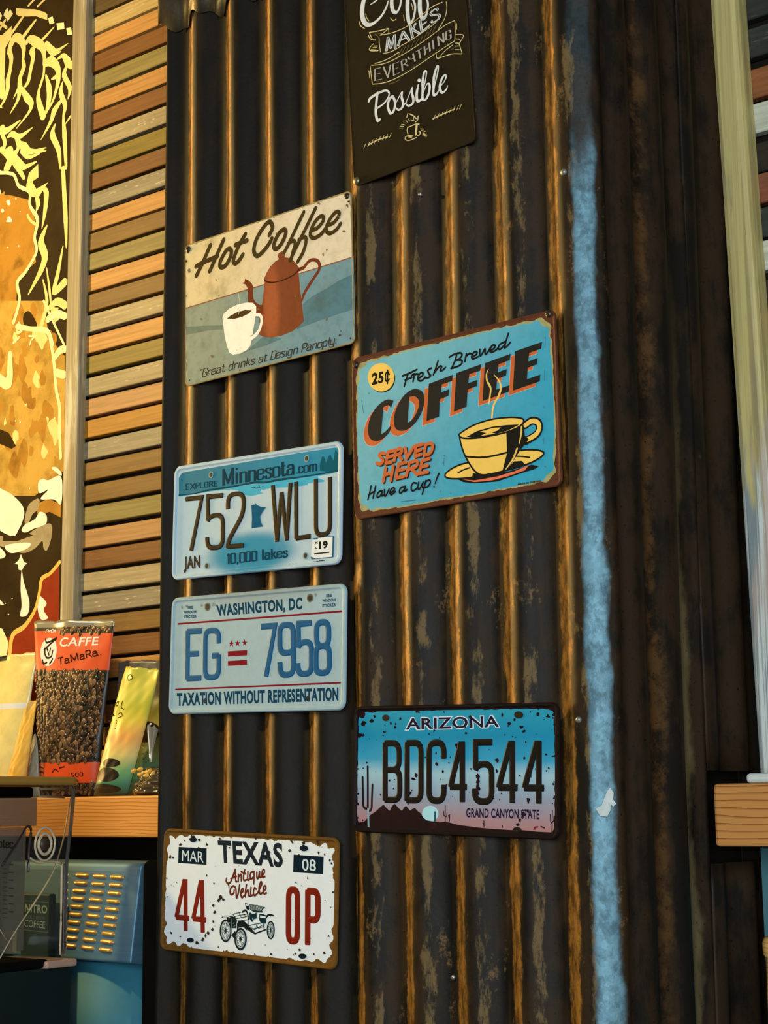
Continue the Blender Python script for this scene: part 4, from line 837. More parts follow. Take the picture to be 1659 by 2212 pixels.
for i_, t_ in enumerate('108,300 130,360 185,398;540,250 575,288 620,268;722,210 732,290;200,195 215,250 242,290;828,50 845,100 850,140'.split(';')): A.stroke('chalk_accent#%d' % i_, CC, t_, 10)
A.strokes('ribbon_outline', CC, '400,488 520,468 640,430 800,350 930,250 1050,150 1130,90 1255,35;440,742 560,712 700,630 850,540 1000,440 1100,370 1170,310;385,530 390,620 405,722;1312,30 1318,130 1295,240 1250,330 1190,430;250,452 380,430 512,396;515,396 520,465;512,400 455,450 400,490;252,452 270,500 300,550 335,555;238,490 250,520 280,552;305,610 258,660 250,690 285,706 372,704;310,640 362,640;300,662 350,662;275,690 340,694', 10)
A.strokes('ribbon_outline', CC, '280,905 420,890 560,840 760,730 960,600 1180,440 1300,350 1425,288;298,1165 420,1152 560,1110 760,1010 960,880 1150,750 1300,650 1425,570;264,920 275,1030 292,1155;244,980 256,1080;1430,305 1436,420 1428,560;1452,330 1455,410;330,880 430,850 540,800 640,735 660,730;1442,482 1548,492 1490,605;1488,610 1515,690 1530,745;1530,748 1400,748 1300,775 1212,806 1180,800 1172,750;1215,795 1300,700 1400,625;1445,540 1500,545;1440,600 1480,600;1430,690 1490,690;1440,640 1480,640', 10)
A.strokes('ribbon_outline', CD, '640,790 700,680;690,760 750,650;760,720 800,620;820,680 870,570;880,640 930,540;950,590 990,490;1000,550 1050,450;1060,500 1110,400;1120,460 1170,360;330,470 380,520;350,460 420,470;1380,690 1460,640;520,1165 600,1140 670,1105', 10)
for k in range(34): A.stroke('ribbon_outline', CD, [(340+k*31, 1135-(k*4 if k < 8 else 32+(k-8)*21)), (346+k*31, 1137-(k*4 if k < 8 else 32+(k-8)*21))], 7, '')
for ch, q in (('M', [(478, 706), (622, 664), (610, 486), (500, 524)]), ('A', [(650, 632), (800, 556), (776, 420), (668, 462)]), ('K', [(836, 528), (946, 470), (900, 326), (806, 370)]), ('E', [(978, 442), (1086, 352), (1044, 236), (952, 290)]), ('S', [(1112, 330), (1228, 262), (1196, 110), (1096, 170)])):
    A.glyph('ribbon_lettering', CH, ch, q, 4.2, 1.6, 0, 0, .5)
for ch, q in (('M', [(478, 706), (622, 664), (610, 486), (500, 524)]), ('A', [(650, 632), (800, 556), (776, 420), (668, 462)]), ('K', [(836, 528), (946, 470), (900, 326), (806, 370)]), ('E', [(978, 442), (1086, 352), (1044, 236), (952, 290)]), ('S', [(1112, 330), (1228, 262), (1196, 110), (1096, 170)])):
    A.glyph('ribbon_lettering', ink((52, 46, 34)), ch, q, .9, .2)
BX = [(325, 1118), (455, 1090), (585, 1050), (700, 996), (812, 890), (915, 835), (1015, 768), (1120, 690), (1200, 645), (1312, 570), (1398, 528)]
TXX = [(325, 958), (440, 932), (575, 892), (685, 850), (785, 800), (885, 725), (1000, 662), (1105, 580), (1185, 520), (1302, 448), (1388, 415)]
for k, ch in enumerate('EVERYTHING'):
    f = .80 if ch != 'I' else .5; L = lambda p, t: (p[k][0]*(1-t)+p[k+1][0]*t, p[k][1]*(1-t)+p[k+1][1]*t)
    A.glyph('ribbon_lettering', CG, ch, [L(BX, .06), L(BX, f), L(TXX, f), L(TXX, .06)], 2.6, .6, 0, 0, .25)
A.zone = (780, 130, 6.9125)
A.strokes('possible_lettering', CH, '258,500 246,620 236,740 240,830 262,905 292,895', 40); A.stroke('possible_lettering', CH, '130,622 155,575 250,512 370,462 430,485 425,555 360,650 262,722', [34, 38, 34, 28, 24, 22, 24, 26])
A.strokes('possible_lettering', CH, '490,555 440,590 415,690 440,780 465,800 505,760 525,650 490,555', 36); A.stroke('possible_lettering', CH, '520,690 560,600 628,480 622,560 642,640 632,710 580,752 545,728', [10, 14, 16, 34, 38, 34, 26, 20])
A.stroke('possible_lettering', CH, '680,650 720,560 780,415 775,500 796,580 788,650 730,692 692,668', [14, 14, 14, 34, 38, 34, 26, 20]); A.stroke('possible_lettering', CH, '640,690 690,640', 20)
A.stroke('possible_lettering', CH, '870,380 848,490 848,590 872,622 905,600 930,560', [26, 40, 42, 38, 28, 18]); A.ell('possible_lettering', CH, (884, 310), 26, 26)
A.stroke('possible_lettering', CH, '925,600 935,440 935,330 955,200 978,168 992,200 975,320 950,420 935,520 938,590', [20, 34, 40, 32, 24, 22, 16, 16, 30, 34]); A.stroke('possible_lettering', CH, '940,520 990,380 1030,360 1040,420 1022,520 985,590 950,600', [10, 16, 26, 38, 38, 32, 24])
A.stroke('possible_lettering', CH, '1095,420 1105,260 1145,110 1168,110 1155,220 1115,370 1095,470 1105,525 1140,515 1175,460', [34, 40, 30, 24, 20, 22, 38, 40, 30, 16]); A.stroke('possible_lettering', CH, '1190,400 1250,340 1285,260 1265,232 1220,290 1192,400 1205,470 1240,492 1290,440 1308,390', [18, 18, 22, 26, 34, 40, 38, 30, 22, 14])
A.stroke('chalk_branch#a', CC, '130,1272 250,1205 415,1150', 15); A.stroke('chalk_branch#b', CC, '1085,885 1200,830 1410,738', 15)
for x, y in ((70, 1295), (130, 1265), (180, 1235), (230, 1215), (290, 1190), (345, 1170), (400, 1150), (455, 1130), (1110, 865), (1170, 840), (1225, 815), (1290, 785), (1350, 760), (1405, 735), (1460, 720), (1500, 705)): A.stroke('chalk_branch#a' if x < 700 else 'chalk_branch#b', CC, [(x-14, y+32), (x+14, y-36)], 8, '')
A.strokes('chalk_cup', CC, '712,1010 706,1060 716,1108;715,1012 780,985 840,960 885,962;880,1075 902,1085 890,1120 862,1132;682,1150 676,1188 730,1208 840,1165;682,1150 740,1132 790,1142;700,860 715,802;735,808 800,838 842,882;868,840 862,900 830,930;760,900 810,915', 13); A.stroke('chalk_cup', CC, '848,965 842,1040 834,1115', 32); A.stroke('chalk_cup', CC, '730,1150 770,1160', 20)
for k in range(16):
    a = -2.9+k*.20 if k < 8 else -1.15+(k-8)*.22; r1, r2 = 130, 175
    cx, cy = 790, 1010; A.stroke('chalk_cup', CD if k % 3 == 0 else CC, [(cx+r1*1.15*math.cos(a+PI*.0)*(1 if k >= 8 else 1), cy+r1*math.sin(a+(.9 if k >= 8 else -.35))*.9), (cx+r2*1.2*math.cos(a), cy+r2*math.sin(a+(.9 if k >= 8 else -.35))*.9)], 9, '')
A.zone = (0, 0, 1); screw(root, A, (771.5, 391), .0052, plain('aged_brass_bolt', (120, 112, 80), .4, .6), 'bolt', False)
A.chips('nail_hole', M_BLACK, [(1018, 299, 2.6)])
A.done()
# ------------------------------------------------------------------ painted mural on the left wall
YM = YB-.006
xr_ = onY(150, 700, YM).x
root = empty('mural', (xr_, YM, EYE)); tag(root, 'painted golden mural of brush lettering and a pale bearded face beside the timber post', 'mural')
m = Matrix.Translation((xr_, YM, EYE)); M_MB = noisy('mural_brown', (58, 44, 20), amp=.5, fine=9, grime=((46, 34, 16), .8), rough=.6)
MB().box((-1.2, 0, SHT-EYE+.002), (.012, .014, 1.95)).build('panel', M_MB, root)
A = Art(root, m, .0002)
GA = noisy('mural_gold', (206, 164, 74), amp=.6, fine=14, grime=((150, 104, 40), .9), rough=.6); GB = noisy('mural_amber', (186, 134, 50), amp=.5, fine=10, grime=((112, 78, 26), .8), rough=.6)
GY = noisy('mural_yellow', (240, 216, 136), amp=.12, fine=30); GP = noisy('mural_pale_yellow', (248, 236, 170), amp=.1, fine=30); GW = noisy('mural_cream', (246, 240, 214), amp=.1, fine=24); GG = noisy('mural_grey', (170, 154, 116), amp=.3, fine=24); GR = noisy('mural_red', (146, 54, 24), amp=.25, fine=24); GD = ink((60, 44, 18))
A.zone = (0, 0, 3.16)
A.poly('painted_ground', GB, '-60,1340 60,1330 190,1362 240,1500 232,1640 246,1790 120,1900 110,2100 60,2240 -60,2240')
A.zone = (0, 650, 3.16)
A.poly('painted_ground', GA, '-60,0 300,0 330,220 400,330 446,380 436,1160 240,1330 -60,1330')
rnd = random.Random(2)
for k in range(46):
    x, y, r = rnd.uniform(-60, 400), rnd.uniform(60, 1150), rnd.uniform(18, 60)
    A.poly('painted_ground', (GB, GY, GB, noisy('mural_ochre', (164, 112, 36), amp=.3, fine=20) if k == 3 else GB)[k % 4], [(x+r*math.cos(a)*rnd.uniform(.3, .8), y+r*1.7*math.sin(a)*rnd.uniform(.5, 1.1)) for a in [k*.5+2*PI*q/9 for q in range(9)]], True)
A.poly('painted_ground', GD, '-40,860 60,900 110,990 80,1010 -40,960'); A.poly('painted_ground', GD, '160,100 200,70 250,150 240,190 170,170', True)
A.zone = (0, 0, 6.147)
for t in ('215,108 330,120 470,125 590,160 630,190 630,265 560,245 480,215 330,220 250,215 215,190', '640,240 700,218 725,305 660,325', '752,310 850,298 858,385 765,400', '882,375 945,365 960,462 895,465', '70,215 140,125 175,185 105,285', '-30,170 8,165 30,210 5,270 -30,270', '-90,460 90,468 130,520 75,570 72,700 62,1000 30,1250 -10,1340 -60,1340 -20,1000 10,700 -90,620'): A.poly('painted_brushwork', GP if len(t) < 60 else GY, t)
for t, w in (('300,235 130,480 80,560', [30, 40, 20]), ('475,270 310,490', [26, 50]), ('720,360 620,470 530,565', [12, 30, 34]), ('70,270 -20,420', 30), ('460,-10 380,75', 26), ('600,-10 500,85', 24),
             ('120,690 160,560 215,500 285,540 318,650 310,790', [60, 80, 96, 90, 60, 34]), ('128,690 152,780 138,920 108,1060 104,1180 60,1330 -20,1450', [70, 60, 50, 70, 60, 36, 10]), ('305,790 318,890 268,1040 265,1180 238,1330 135,1512', [30, 64, 60, 80, 44, 8]), ('240,1190 180,1310', [40, 8]),
             ('340,590 395,520 480,560 560,620 590,740 585,860', [30, 80, 110, 90, 50, 34]), ('430,680 440,770 405,950 375,1090 305,1180', [90, 60, 50, 50, 20]), ('290,1170 355,1290 418,1380 380,1500 215,1712', [34, 86, 76, 34, 8]),
             ('590,850 580,1000 520,1200 515,1340 575,1540', [34, 34, 40, 70, 90]), ('612,1000 655,1180 650,1340 615,1500', [24, 80, 70, 34]), ('612,840 680,815 765,900 775,1060 745,1210 690,1370 570,1570', [80, 110, 80, 70, 44, 30, 14]), ('690,1050 745,1020', [20, 50]),
             ('620,590 700,680 770,670 905,580', [70, 90, 40, 8]), ('690,755 800,690', [12, 20]), ('750,800 840,740 900,820 950,885', [12, 50, 96, 60]), ('880,900 855,1000 930,1170 905,1315', [44, 66, 60, 12]), ('835,1090 810,1230 868,1400 845,1560 860,1800 880,2230', [20, 66, 60, 34, 70, 36]), ('820,1330 725,1470 680,1610 545,1860', [34, 80, 56, 6]), ('735,1650 700,1790 780,1990 805,2230', [14, 80, 66, 30]), ('935,1550 860,1665', [30, 10]),
             ('-40,1730 90,1735 275,1595', [70, 70, 10]), ('105,1825 165,1780 265,1815 435,1695', [24, 66, 60, 8]), ('225,1830 245,1960 170,2100 110,2230', [60, 50, 60, 70]), ('30,1780 70,1900 30,2010', 50), ('255,1900 330,1935 425,2015 615,1960', [40, 70, 54, 8]), ('290,2010 380,2085 530,2040', [50, 50, 12]), ('85,2010 150,1990 155,2160', 60), ('210,2080 320,2220', [50, 66])):
    A.stroke('painted_brushwork', GY, t, w)
A.zone = (0, 0, 3.16)
for t, w in (('60,1040 110,1120 165,1215', [34, 40, 20]), ('-20,1180 90,1190 130,1270 205,1310 205,1400 258,1500 238,1620 250,1720 180,1850 120,1930 135,2050 95,2200', [20, 18, 20, 24, 18, 26, 20, 20, 22, 24, 20, 24]), ('290,1280 318,1320 308,1450 288,1560', [14, 40, 30, 6]), ('250,1340 262,1390 250,1440', [26, 36, 10]), ('322,1540 282,1650 308,1750 280,1850 195,2010', [10, 50, 50, 40, 8]),
             ('432,1150 442,1350 450,1500 455,1690', [30, 34, 34, 10]), ('432,1680 400,1850 372,1990 440,1930', [8, 30, 34, 50]), ('320,1830 340,1980 352,2115', [8, 18, 12]), ('295,1910 322,2060 285,2220', [8, 26, 34]), ('330,2110 390,2060 445,2085', [24, 44, 44]), ('120,960 190,1030 315,1028', [30, 34, 8]), ('100,1040 150,1140 250,1105', [20, 34, 8]), ('10,1020 60,1080 40,1150', 30), ('190,1470 215,1510 260,1540', 16)): A.stroke('painted_brushwork', GP if 'x' in t or '1180' in t else GY, t, w)
A.poly('painted_brushwork', GY, '180,1270 200,1180 262,1120 265,1210 222,1240 250,1290 330,1245 270,1340 210,1345', False)
A.chips('painted_flecks', GW, [(60, 1385, 26), (65, 1500, 24), (20, 1440, 14), (110, 1355, 10), (130, 1680, 8), (55, 1690, 7), (140, 1445, 6), (0, 1310, 18)], 3)
A.zone = (0, 650, 3.16)
for t, w in (('340,235 368,400 385,600 408,720 408,860 416,1070', 22), ('118,175 200,190 320,205 362,300', [30, 26, 30, 20]), ('368,400 410,340 446,330', [30, 44, 40]), ('385,490 438,505', 44), ('330,125 390,90 445,105', 40), ('300,0 340,90 440,300', 14), ('130,150 150,200 120,215 125,160', 14), ('200,240 235,245 215,270 205,300', 10), ('95,285 130,250', 16), ('-20,520 60,560 70,360', [50, 60, 30])): A.stroke('painted_brushwork', GP, t, w)
A.poly('painted_figure', M_MB, '-60,1560 60,1590 240,1330 330,1330 440,1380 440,1800 400,2240 -60,2240')
A.poly('painted_figure', GB, '250,1390 330,1350 420,1390 420,1480 340,1440 260,1470')
for mt, t in ((GG, '170,1500 200,1390 268,1350 262,1420 222,1460 190,1535'), (GW, '-60,1200 0,1275 80,1320 150,1390 168,1450 150,1520 130,1560 100,1605 40,1590 -20,1550 -60,1500'), (GW, '265,1235 300,1215 330,1225 420,1200 420,1385 370,1355 280,1352 330,1290 270,1312'), (GW, '355,1140 385,1135 420,1170 420,1195 385,1170'), (GW, '150,1570 170,1530 240,1490 275,1440 320,1465 312,1530 240,1552 180,1580'),
              (GG, '-60,1600 150,1612 240,1560 345,1520 356,1600 325,1700 300,1690 290,1640 240,1690 160,1722 60,1690 -60,1650'), (GD, '20,1600 120,1605 200,1590 230,1600 120,1640 20,1640'), (GW, '40,1670 200,1650 190,1690 80,1722'), (GW, '145,1730 165,1780 187,1792 165,1812 152,1840 130,1836 125,1800 103,1795 130,1770'), (GW, '150,1840 165,1920 202,2050 190,2140 140,2152 150,2080 143,1960'), (GW, '-60,1640 20,1700 40,1740 0,1760 -60,1720'), (GW, '-40,2000 30,2075 -40,2050'),
              (GR, '406,1790 406,2800 -200,2800 -100,2400 170,2225 240,2130 270,2000 290,1900 340,1865'), (GW, '262,2010 320,2060 300,2110 330,2165 280,2172 258,2090'), (GP, '-60,2200 20,2240 60,2330 40,2500 -60,2600')): A.poly('painted_figure', mt, t, mt in (GW, GG) and '1730' not in t)
A.stroke('painted_figure', noisy('mural_orange_line', (244, 192, 92), amp=.1), '408,1785 345,1860 288,1898 272,1985 240,2110 170,2220 90,2280 70,2400', [24, 20, 26, 22, 22, 28, 30, 30])
A.chips('painted_flecks', GW, [(60, 2140, 7), (85, 2030, 6), (108, 820, 7), (140, 830, 7), (375, 800, 6), (205, 1280, 6), (40, 2065, 6)], 6)
A.zone = (0, 0, 1); cx_ = A.loc((-18, 900)).x           # the painting goes on beyond the frame, its other half much like this one
for mb, ms in A.parts.values():
    k = len(mb.v); fs = list(mb.f); mi = list(mb.m)
    mb.v += [Vector((2*cx_-v.x, v.y-2e-6, v.z)) for v in mb.v]; mb.f += [tuple(i+k for i in reversed(f)) for f in fs]; mb.m += mi
A.done()

# ------------------------------------------------------------------ coffee bags on the left shelf
def invbil(q, p):
    u = v = .5
    for _ in range(7):
        x, z = bil(q, u, v); a = ((q[1][0]-q[0][0])*(1-v)+(q[2][0]-q[3][0])*v, (q[1][1]-q[0][1])*(1-v)+(q[2][1]-q[3][1])*v); b = ((q[3][0]-q[0][0])*(1-u)+(q[2][0]-q[1][0])*u, (q[3][1]-q[0][1])*(1-u)+(q[2][1]-q[1][1])*u)
        dt = a[0]*b[1]-a[1]*b[0]; ex, ez = p[0]-x, p[1]-z; u += (ex*b[1]-ez*b[0])/dt; v += (a[0]*ez-a[1]*ex)/dt
    return u, v
def pouch(name, label, quad, Y, T, pick, mats, seed=1, seal=.06, crump=.0008, part='bag_body', group=None, back=1., zone=(0, 1300, 3.95), wavy=.004):
    """a filled foil pouch: quad bl, br, tr, tl in zone px of its front plane Y; T = bulge"""
    rnd = random.Random(seed); ph = [rnd.uniform(0, 6) for _ in range(8)]
    base = onY(zone[0]+(quad[0][0]+quad[1][0])/2/zone[2], zone[1]+(quad[0][1]+quad[1][1])/2/zone[2], Y); o3 = Vector((base.x, Y, SHT+.0008))
    root = empty(name, o3); tag(root, label, 'bag of coffee' if 'coffee' in label else 'bag', group); mt = Matrix.Translation(o3)
    A = Art(root, mt, 0); A.zone = zone; q = [tuple(A.loc(p)) for p in quad]; lift = max(0, -min(q[0][1], q[1][1])) ; q = [(a, max(b, 0) if i < 2 else b) for i, (a, b) in enumerate(q)]
    q[0] = (q[0][0], 0); q[1] = (q[1][0], 0)
    def bulge(u, v):
        u = min(max(u, 0), 1); v = min(max(v, 0), 1); s = math.sin(PI*u)**.6 if 0 < u < 1 else 0
        pr = min(1, (v/.10)**.5) if v < .10 else 1; top = max(0, 1-max(0, (v-.30)/(1-seal-.30)))**.8
        cr = crump*(math.sin(u*11+v*7+ph[0])*math.sin(v*13-u*5+ph[1])+.6*math.sin(u*23-v*17+ph[2])*math.sin(v*29+ph[3])+.5*math.sin(u*6+v*31+ph[4]))
        return T*s*pr*(.12+.88*top)+cr*min(1, s*1.6)*(.35+.65*min(1, v*5))
    NU, NV = 34, 52; vs = []; fs = []; mi = []
    for sd in (1, -1):
        for j in range(NV+1):
            for i in range(NU+1):
                u, v = i/NU, j/NV; x, z = bil(q, u, v); w = wavy*math.sin(u*9+ph[5])*(v**8)
                if j == NV: z += .0009*math.sin(u*17+ph[6])+.0006*math.sin(u*43+ph[7])
                vs.append((x, (-bulge(u, v) if sd == 1 else bulge(u, v)*back)+w-sd*.0004, z))
    K = (NU+1)*(NV+1)
    for sd in (0, 1):
        for j in range(NV):
            for i in range(NU):
                a = sd*K+j*(NU+1)+i; f = (a, a+1, a+NU+2, a+NU+1); fs.append(f if sd == 0 else tuple(reversed(f))); mi.append(pick((i+.5)/NU, (j+.5)/NV))
    rim = [(0, j) for j in range(NV)]
    for j in range(NV):
        a = j*(NU+1); fs.append((a, a+NU+1, a+NU+1+K, a+K)); mi.append(pick(0, (j+.5)/NV)); b = a+NU; fs.append((b+NU+1, b, b+K, b+NU+1+K)); mi.append(pick(1, (j+.5)/NV))
    for i in range(NU):
        b = NV*(NU+1)+i; fs.append((b, b+1, b+1+K, b+K)); mi.append(pick(i/NU, 1)); fs.append((i+1, i, i+K, i+1+K)); mi.append(pick(i/NU, 0))
    o = link(part, vs, fs, mats, root, mi, True)
    A.surf = lambda x, z: -bulge(*invbil(q, (x, z)))-.0007+(lambda uv: wavy*math.sin(uv[0]*9+ph[5])*uv[1]**8)(invbil(q, (x, z)))
    A.q = q; A.bulge = bulge
    return root, A, o
def foil(name, c, rough=.4, spec=.35, metal=0., **k):
    return noisy(name, c, rough=rough, spec=spec, metal=metal, amp=.18, fine=40, **k)
def gradfoil(name, stops, rough=.36, h=.3):
    n = NT(name, rough, 0, .5); z = n.math('ADD', n.math('DIVIDE', n.xyz()[2], h), n.math('MULTIPLY', n.math('SUBTRACT', n.noise(16, 4), .5), .16)); n.col(n.ramp(z, [(p, lin(c)) for p, c in stops])); n.bump(n.noise(60, 3), .25, .001); return n.m
# the caffe bag with printed beans
M_OR = foil('orange_foil', (206, 74, 28)); M_BD = foil('dark_bean_foil', (34, 28, 20), .35); M_SIL = foil('silver_foil', (176, 170, 150), .2, .6, .5)
def pk(u, v):
    if v > .965: return 2
    if v > (.915 if u > .34 else .945): return 1
    if v > .715: return 0
    if v > .185: return 1
    if v > .080: return 0
    return 1
root, A, o = pouch('coffee_bag', 'tall coffee bean bag with orange caffe label and printed beans on the shelf', [(352, 1640), (820, 1640), (978, 150), (288, 165)], .235, .022, pk, [M_OR, M_BD, M_SIL], 3, group='coffee bags on the shelf')
rnd = random.Random(12); BM = [foil('bean_brown_%s' % a, c, .3) for a, c in (('dark', (66, 46, 28)), ('mid', (92, 66, 42)), ('pale', (124, 92, 60)), ('black', (40, 32, 22)))]
def bean(mb, c, ang, L, W, Hh, mi):
    vs = []; n = 9; mcnt = 5
    for j in range(1, mcnt):
        th = PI/2*j/(mcnt-1)
        for k in range(n):
            a = 2*PI*k/n; x = math.sin(th)*math.cos(a)*L; z = math.sin(th)*math.sin(a)*W; vs.append((c[0]+x*math.cos(ang)-z*math.sin(ang), c[1]-Hh*math.cos(th), c[2]+x*math.sin(ang)+z*math.cos(ang)))
    vs.append((c[0], c[1]-Hh, c[2])); fs = [(len(vs)-1, k, (k+1) % n) for k in range(n)]
    for j in range(mcnt-2):
        for k in range(n): fs.append((j*n+k, (j+1)*n+k, (j+1)*n+(k+1) % n, j*n+(k+1) % n))
    mb.add(vs, [tuple(reversed(f)) for f in fs], mi)
def beans(A, root, n, urange, vrange, name='printed_beans', sz=.0052, seed=1):
    rnd = random.Random(seed); mb = MB(); cells = []
    rows = max(1, int(math.sqrt(n*1.6))); cols = max(1, n//rows)
    for r_ in range(rows):
        for c_ in range(cols): cells.append((urange[0]+(urange[1]-urange[0])*(c_+.5+rnd.uniform(-.45, .45))/cols, vrange[0]+(vrange[1]-vrange[0])*(r_+.5+rnd.uniform(-.45, .45))/rows))
    for u, v in cells:
        x, z = bil(A.q, u, v); y = A.surf(x, z)+.0005; a = rnd.uniform(0, PI); k = rnd.choice((0, 0, 1, 1, 2, 3)); L = sz*rnd.uniform(.85, 1.15)
        bean(mb, (x, y, z), a, L, L*.66, .0016, k)
        if rnd.random() < .6:
            d = Vector((math.cos(a), 0, math.sin(a)))*L*.8; p = Vector((x, y-.00165, z)); q = Vector((-math.sin(a), 0, math.cos(a)))*L*.09
            mb.add([p-d*.8+Vector((0, .0006, 0)), p+q, p+d*.8+Vector((0, .0006, 0)), p-q], [(0, 1, 2, 3)], 4)
    o = mb.build(name, BM+[M_BLACK], root, True); o['kind'] = 'stuff'; return o
beans(A, root, 430, (.03, .97), (.195, .71), seed=5, sz=.0062); beans(A, root, 46, (.04, .96), (.015, .072), seed=6, sz=.0062); beans(A, root, 26, (.36, .97), (.922, .958), seed=7, sz=.006)
WT = ink((226, 222, 214)); DKO = ink((74, 26, 12))
A.btext('label_lettering', WT, 'CAFFE', [(536, 385), (850, 372), (855, 298), (546, 308)], .02)
A.text('label_lettering#e', ink((48, 24, 14)), 'TaMaRa.', [(545, 545), (884, 452), (866, 392), (534, 486)], 2.2, 2, 1.2)
A.ell('label_emblem', WT, (440, 430), 80, 122); A.strokes('label_emblem', ink((40, 34, 28)), '402,320 420,350 500,312;500,318 440,370 395,410;400,400 405,450 430,480 470,470 480,420;420,400 430,420;455,400 450,425;440,440 445,460;385,500 400,530 430,520;460,530 475,510 485,490', 14)
A.strokes('label_lettering#b', WT, '395,262 395,240 415,242 415,262;420,250 440,246;445,264 445,238 462,240 460,262;470,262 475,240 488,262', 7)
A.strokes('label_note', DKO, '362,1424 400,1410 440,1422;365,1460 420,1450 450,1464;540,1455 560,1430 590,1448;600,1420 640,1408', 9); A.btext('label_weight', DKO, '500', [(685, 1500), (768, 1490), (768, 1452), (685, 1460)], .0)
A.done()
# green and yellow leaning pack
M_GRN = gradfoil('lime_to_teal_foil', [(0, (24, 52, 44)), (.10, (60, 120, 92)), (.24, (112, 162, 104)), (.40, (206, 186, 110)), (.56, (222, 160, 84)), (.72, (212, 190, 66)), (.86, (176, 176, 52)), (1, (190, 186, 70))], h=.155)
root, A, o = pouch('coffee_bag', 'slim lime and teal coffee pack leaning beside the orange labelled bag', [(800, 1640), (1085, 1640), (1372, 578), (1062, 552)], .205, .014, lambda u, v: 0, [M_GRN], 8, seal=.1, crump=.0007, group='coffee bags on the shelf')
A.strokes('label_lettering', ink((40, 46, 20)), '1000,1012 1090,1000;0,0' if 0 else '930,1018 1028,1012;940,1040 1026,1036;938,1062 1024,1058;932,1086 1018,1082', 9)
A.strokes('label_print', ink((52, 54, 20)), '1000,870 1030,850 1020,890 1000,870;1070,850 1060,900 1090,920;1035,965 1065,945 1080,975 1045,990', 7); A.strokes('label_print#c', ink((52, 54, 20)), '1096,640 1130,622 1150,650 1110,672 1096,640', 7)
A.poly('label_print#b', ink((40, 34, 20)), '945,968 985,955 1012,975 970,980'); A.ell('printed_beans', M_BD, (1000, 1375), 80, 38, rot=.2); A.ell('printed_beans', M_BD, (965, 1475), 100, 62, rot=-.2); A.ell('printed_beans', M_BD, (930, 1595), 130, 40)
A.done()
# olive pack behind it
M_OLV = gradfoil('olive_to_teal_foil', [(0, (20, 70, 74)), (.20, (54, 112, 92)), (.38, (98, 108, 46)), (.56, (74, 58, 26)), (.62, (150, 140, 60)), (.85, (116, 116, 40)), (.93, (70, 66, 54)), (1, (90, 86, 76))], h=.167)
root, A, o = pouch('coffee_bag', 'olive coffee pack with silver top seal behind the lime pack', [(1030, 1640), (1440, 1640), (1440, 494), (1000, 512)], .262, .016, lambda u, v: 0, [M_OLV], 14, seal=.08, group='coffee bags on the shelf')
for k in range(8): A.stroke('label_note', ink((30, 40, 24)), [(1120, 1256+k*14), (1330-(k % 3)*18, 1268+k*15)], 5, '')
A.ell('printed_window', ink((44, 32, 18)), (1290, 1110), 110, 90); A.stroke('label_print', ink((176, 164, 90)), '1165,1090 1200,1180 1290,1250', 5)
A.done()
# gold pouch, amber pack, grey pack
M_GLD = foil('cream_gold_foil', (236, 214, 130), .22, .6); 
root, A, o = pouch('coffee_bag', 'shiny cream and gold pouch at the frame edge under the mural', [(-260, 1640), (150, 1640), (312, 432), (-150, 478)], .262, .03, lambda u, v: 1 if (.62 < v < .66 or (v < .5 and .3 < u < .62 and v > .12)) else 2 if v > .96 and u < .5 else 0, [M_GLD, foil('pearl_foil', (226, 226, 220), .2, .6), M_BD], 21, group='coffee bags on the shelf'); A.done()
root, A, o = pouch('coffee_bag', 'plain amber yellow coffee pack leaning in front of the gold pouch', [(30, 1640), (196, 1640), (318, 828), (212, 884)], .198, .010, lambda u, v: 0, [foil('amber_foil', (226, 174, 70), .4)], 22, seal=.02, crump=.0008, group='coffee bags on the shelf'); A.done()
root, A, o = pouch('coffee_bag', 'small pale grey pack tucked between amber and orange labelled bags', [(196, 1640), (345, 1640), (318, 1130), (232, 1160)], .222, .008, lambda u, v: 0, [foil('grey_foil', (150, 146, 124), .4)], 23, group='coffee bags on the shelf'); A.done()
# cellophane bag of nuts
zn = (190, 1400, 6.9125)
M_CEL = foil('brown_cellophane', (88, 70, 44), .15, .7)
root, A, o = pouch('sweet_bag', 'small clear wrapped bag of golden nuts with silver ribbon by the pier', [(690, 2172), (1260, 2172), (1180, 1770), (830, 1800)], .190, .022, lambda u, v: 0, [M_CEL], 31, zone=zn, seal=.0, crump=.003)
NUT = foil('golden_nut', (214, 168, 74), .35); rnd = random.Random(4)
for x, y, a in ((700, 1835, .4), (790, 1810, .2), (850, 1870, .35), (920, 1850, .8), (780, 1890, -.2), (990, 1840, .6), (960, 1905, .1), (1040, 1880, .9)):
    mb = MB(); p = A.loc((x, y)); bean(mb, (p.x, A.surf(p.x, p.y)+.001, p.y), a, .0062, .0034, .004, 0); mb.build('nut', NUT, root, True)
mb = MB(); p0 = A.loc((1010, 1700)); p1 = A.loc((1020, 1150)); vs = []; NU = 24
for j in range(9):
    t = j/8; wd_ = .0022+.0085*t**1.3
    for i in range(NU+1): u = i/NU*2-1; vs.append((p0.x+(p1.x-p0.x)*t+wd_*u+.003*t*t, -.010-.0030*t*math.sin(u*10)-.004*t*(1-u*u), p0.y+(p1.y-p0.y)*t*(1-.10*u*u-.06*math.sin(u*7)*t)))
mb.add(vs, [(j*(NU+1)+i, j*(NU+1)+i+1, (j+1)*(NU+1)+i+1, (j+1)*(NU+1)+i) for j in range(8) for i in range(NU)]).build('gathered_top', M_SIL, root, True)
A.done()

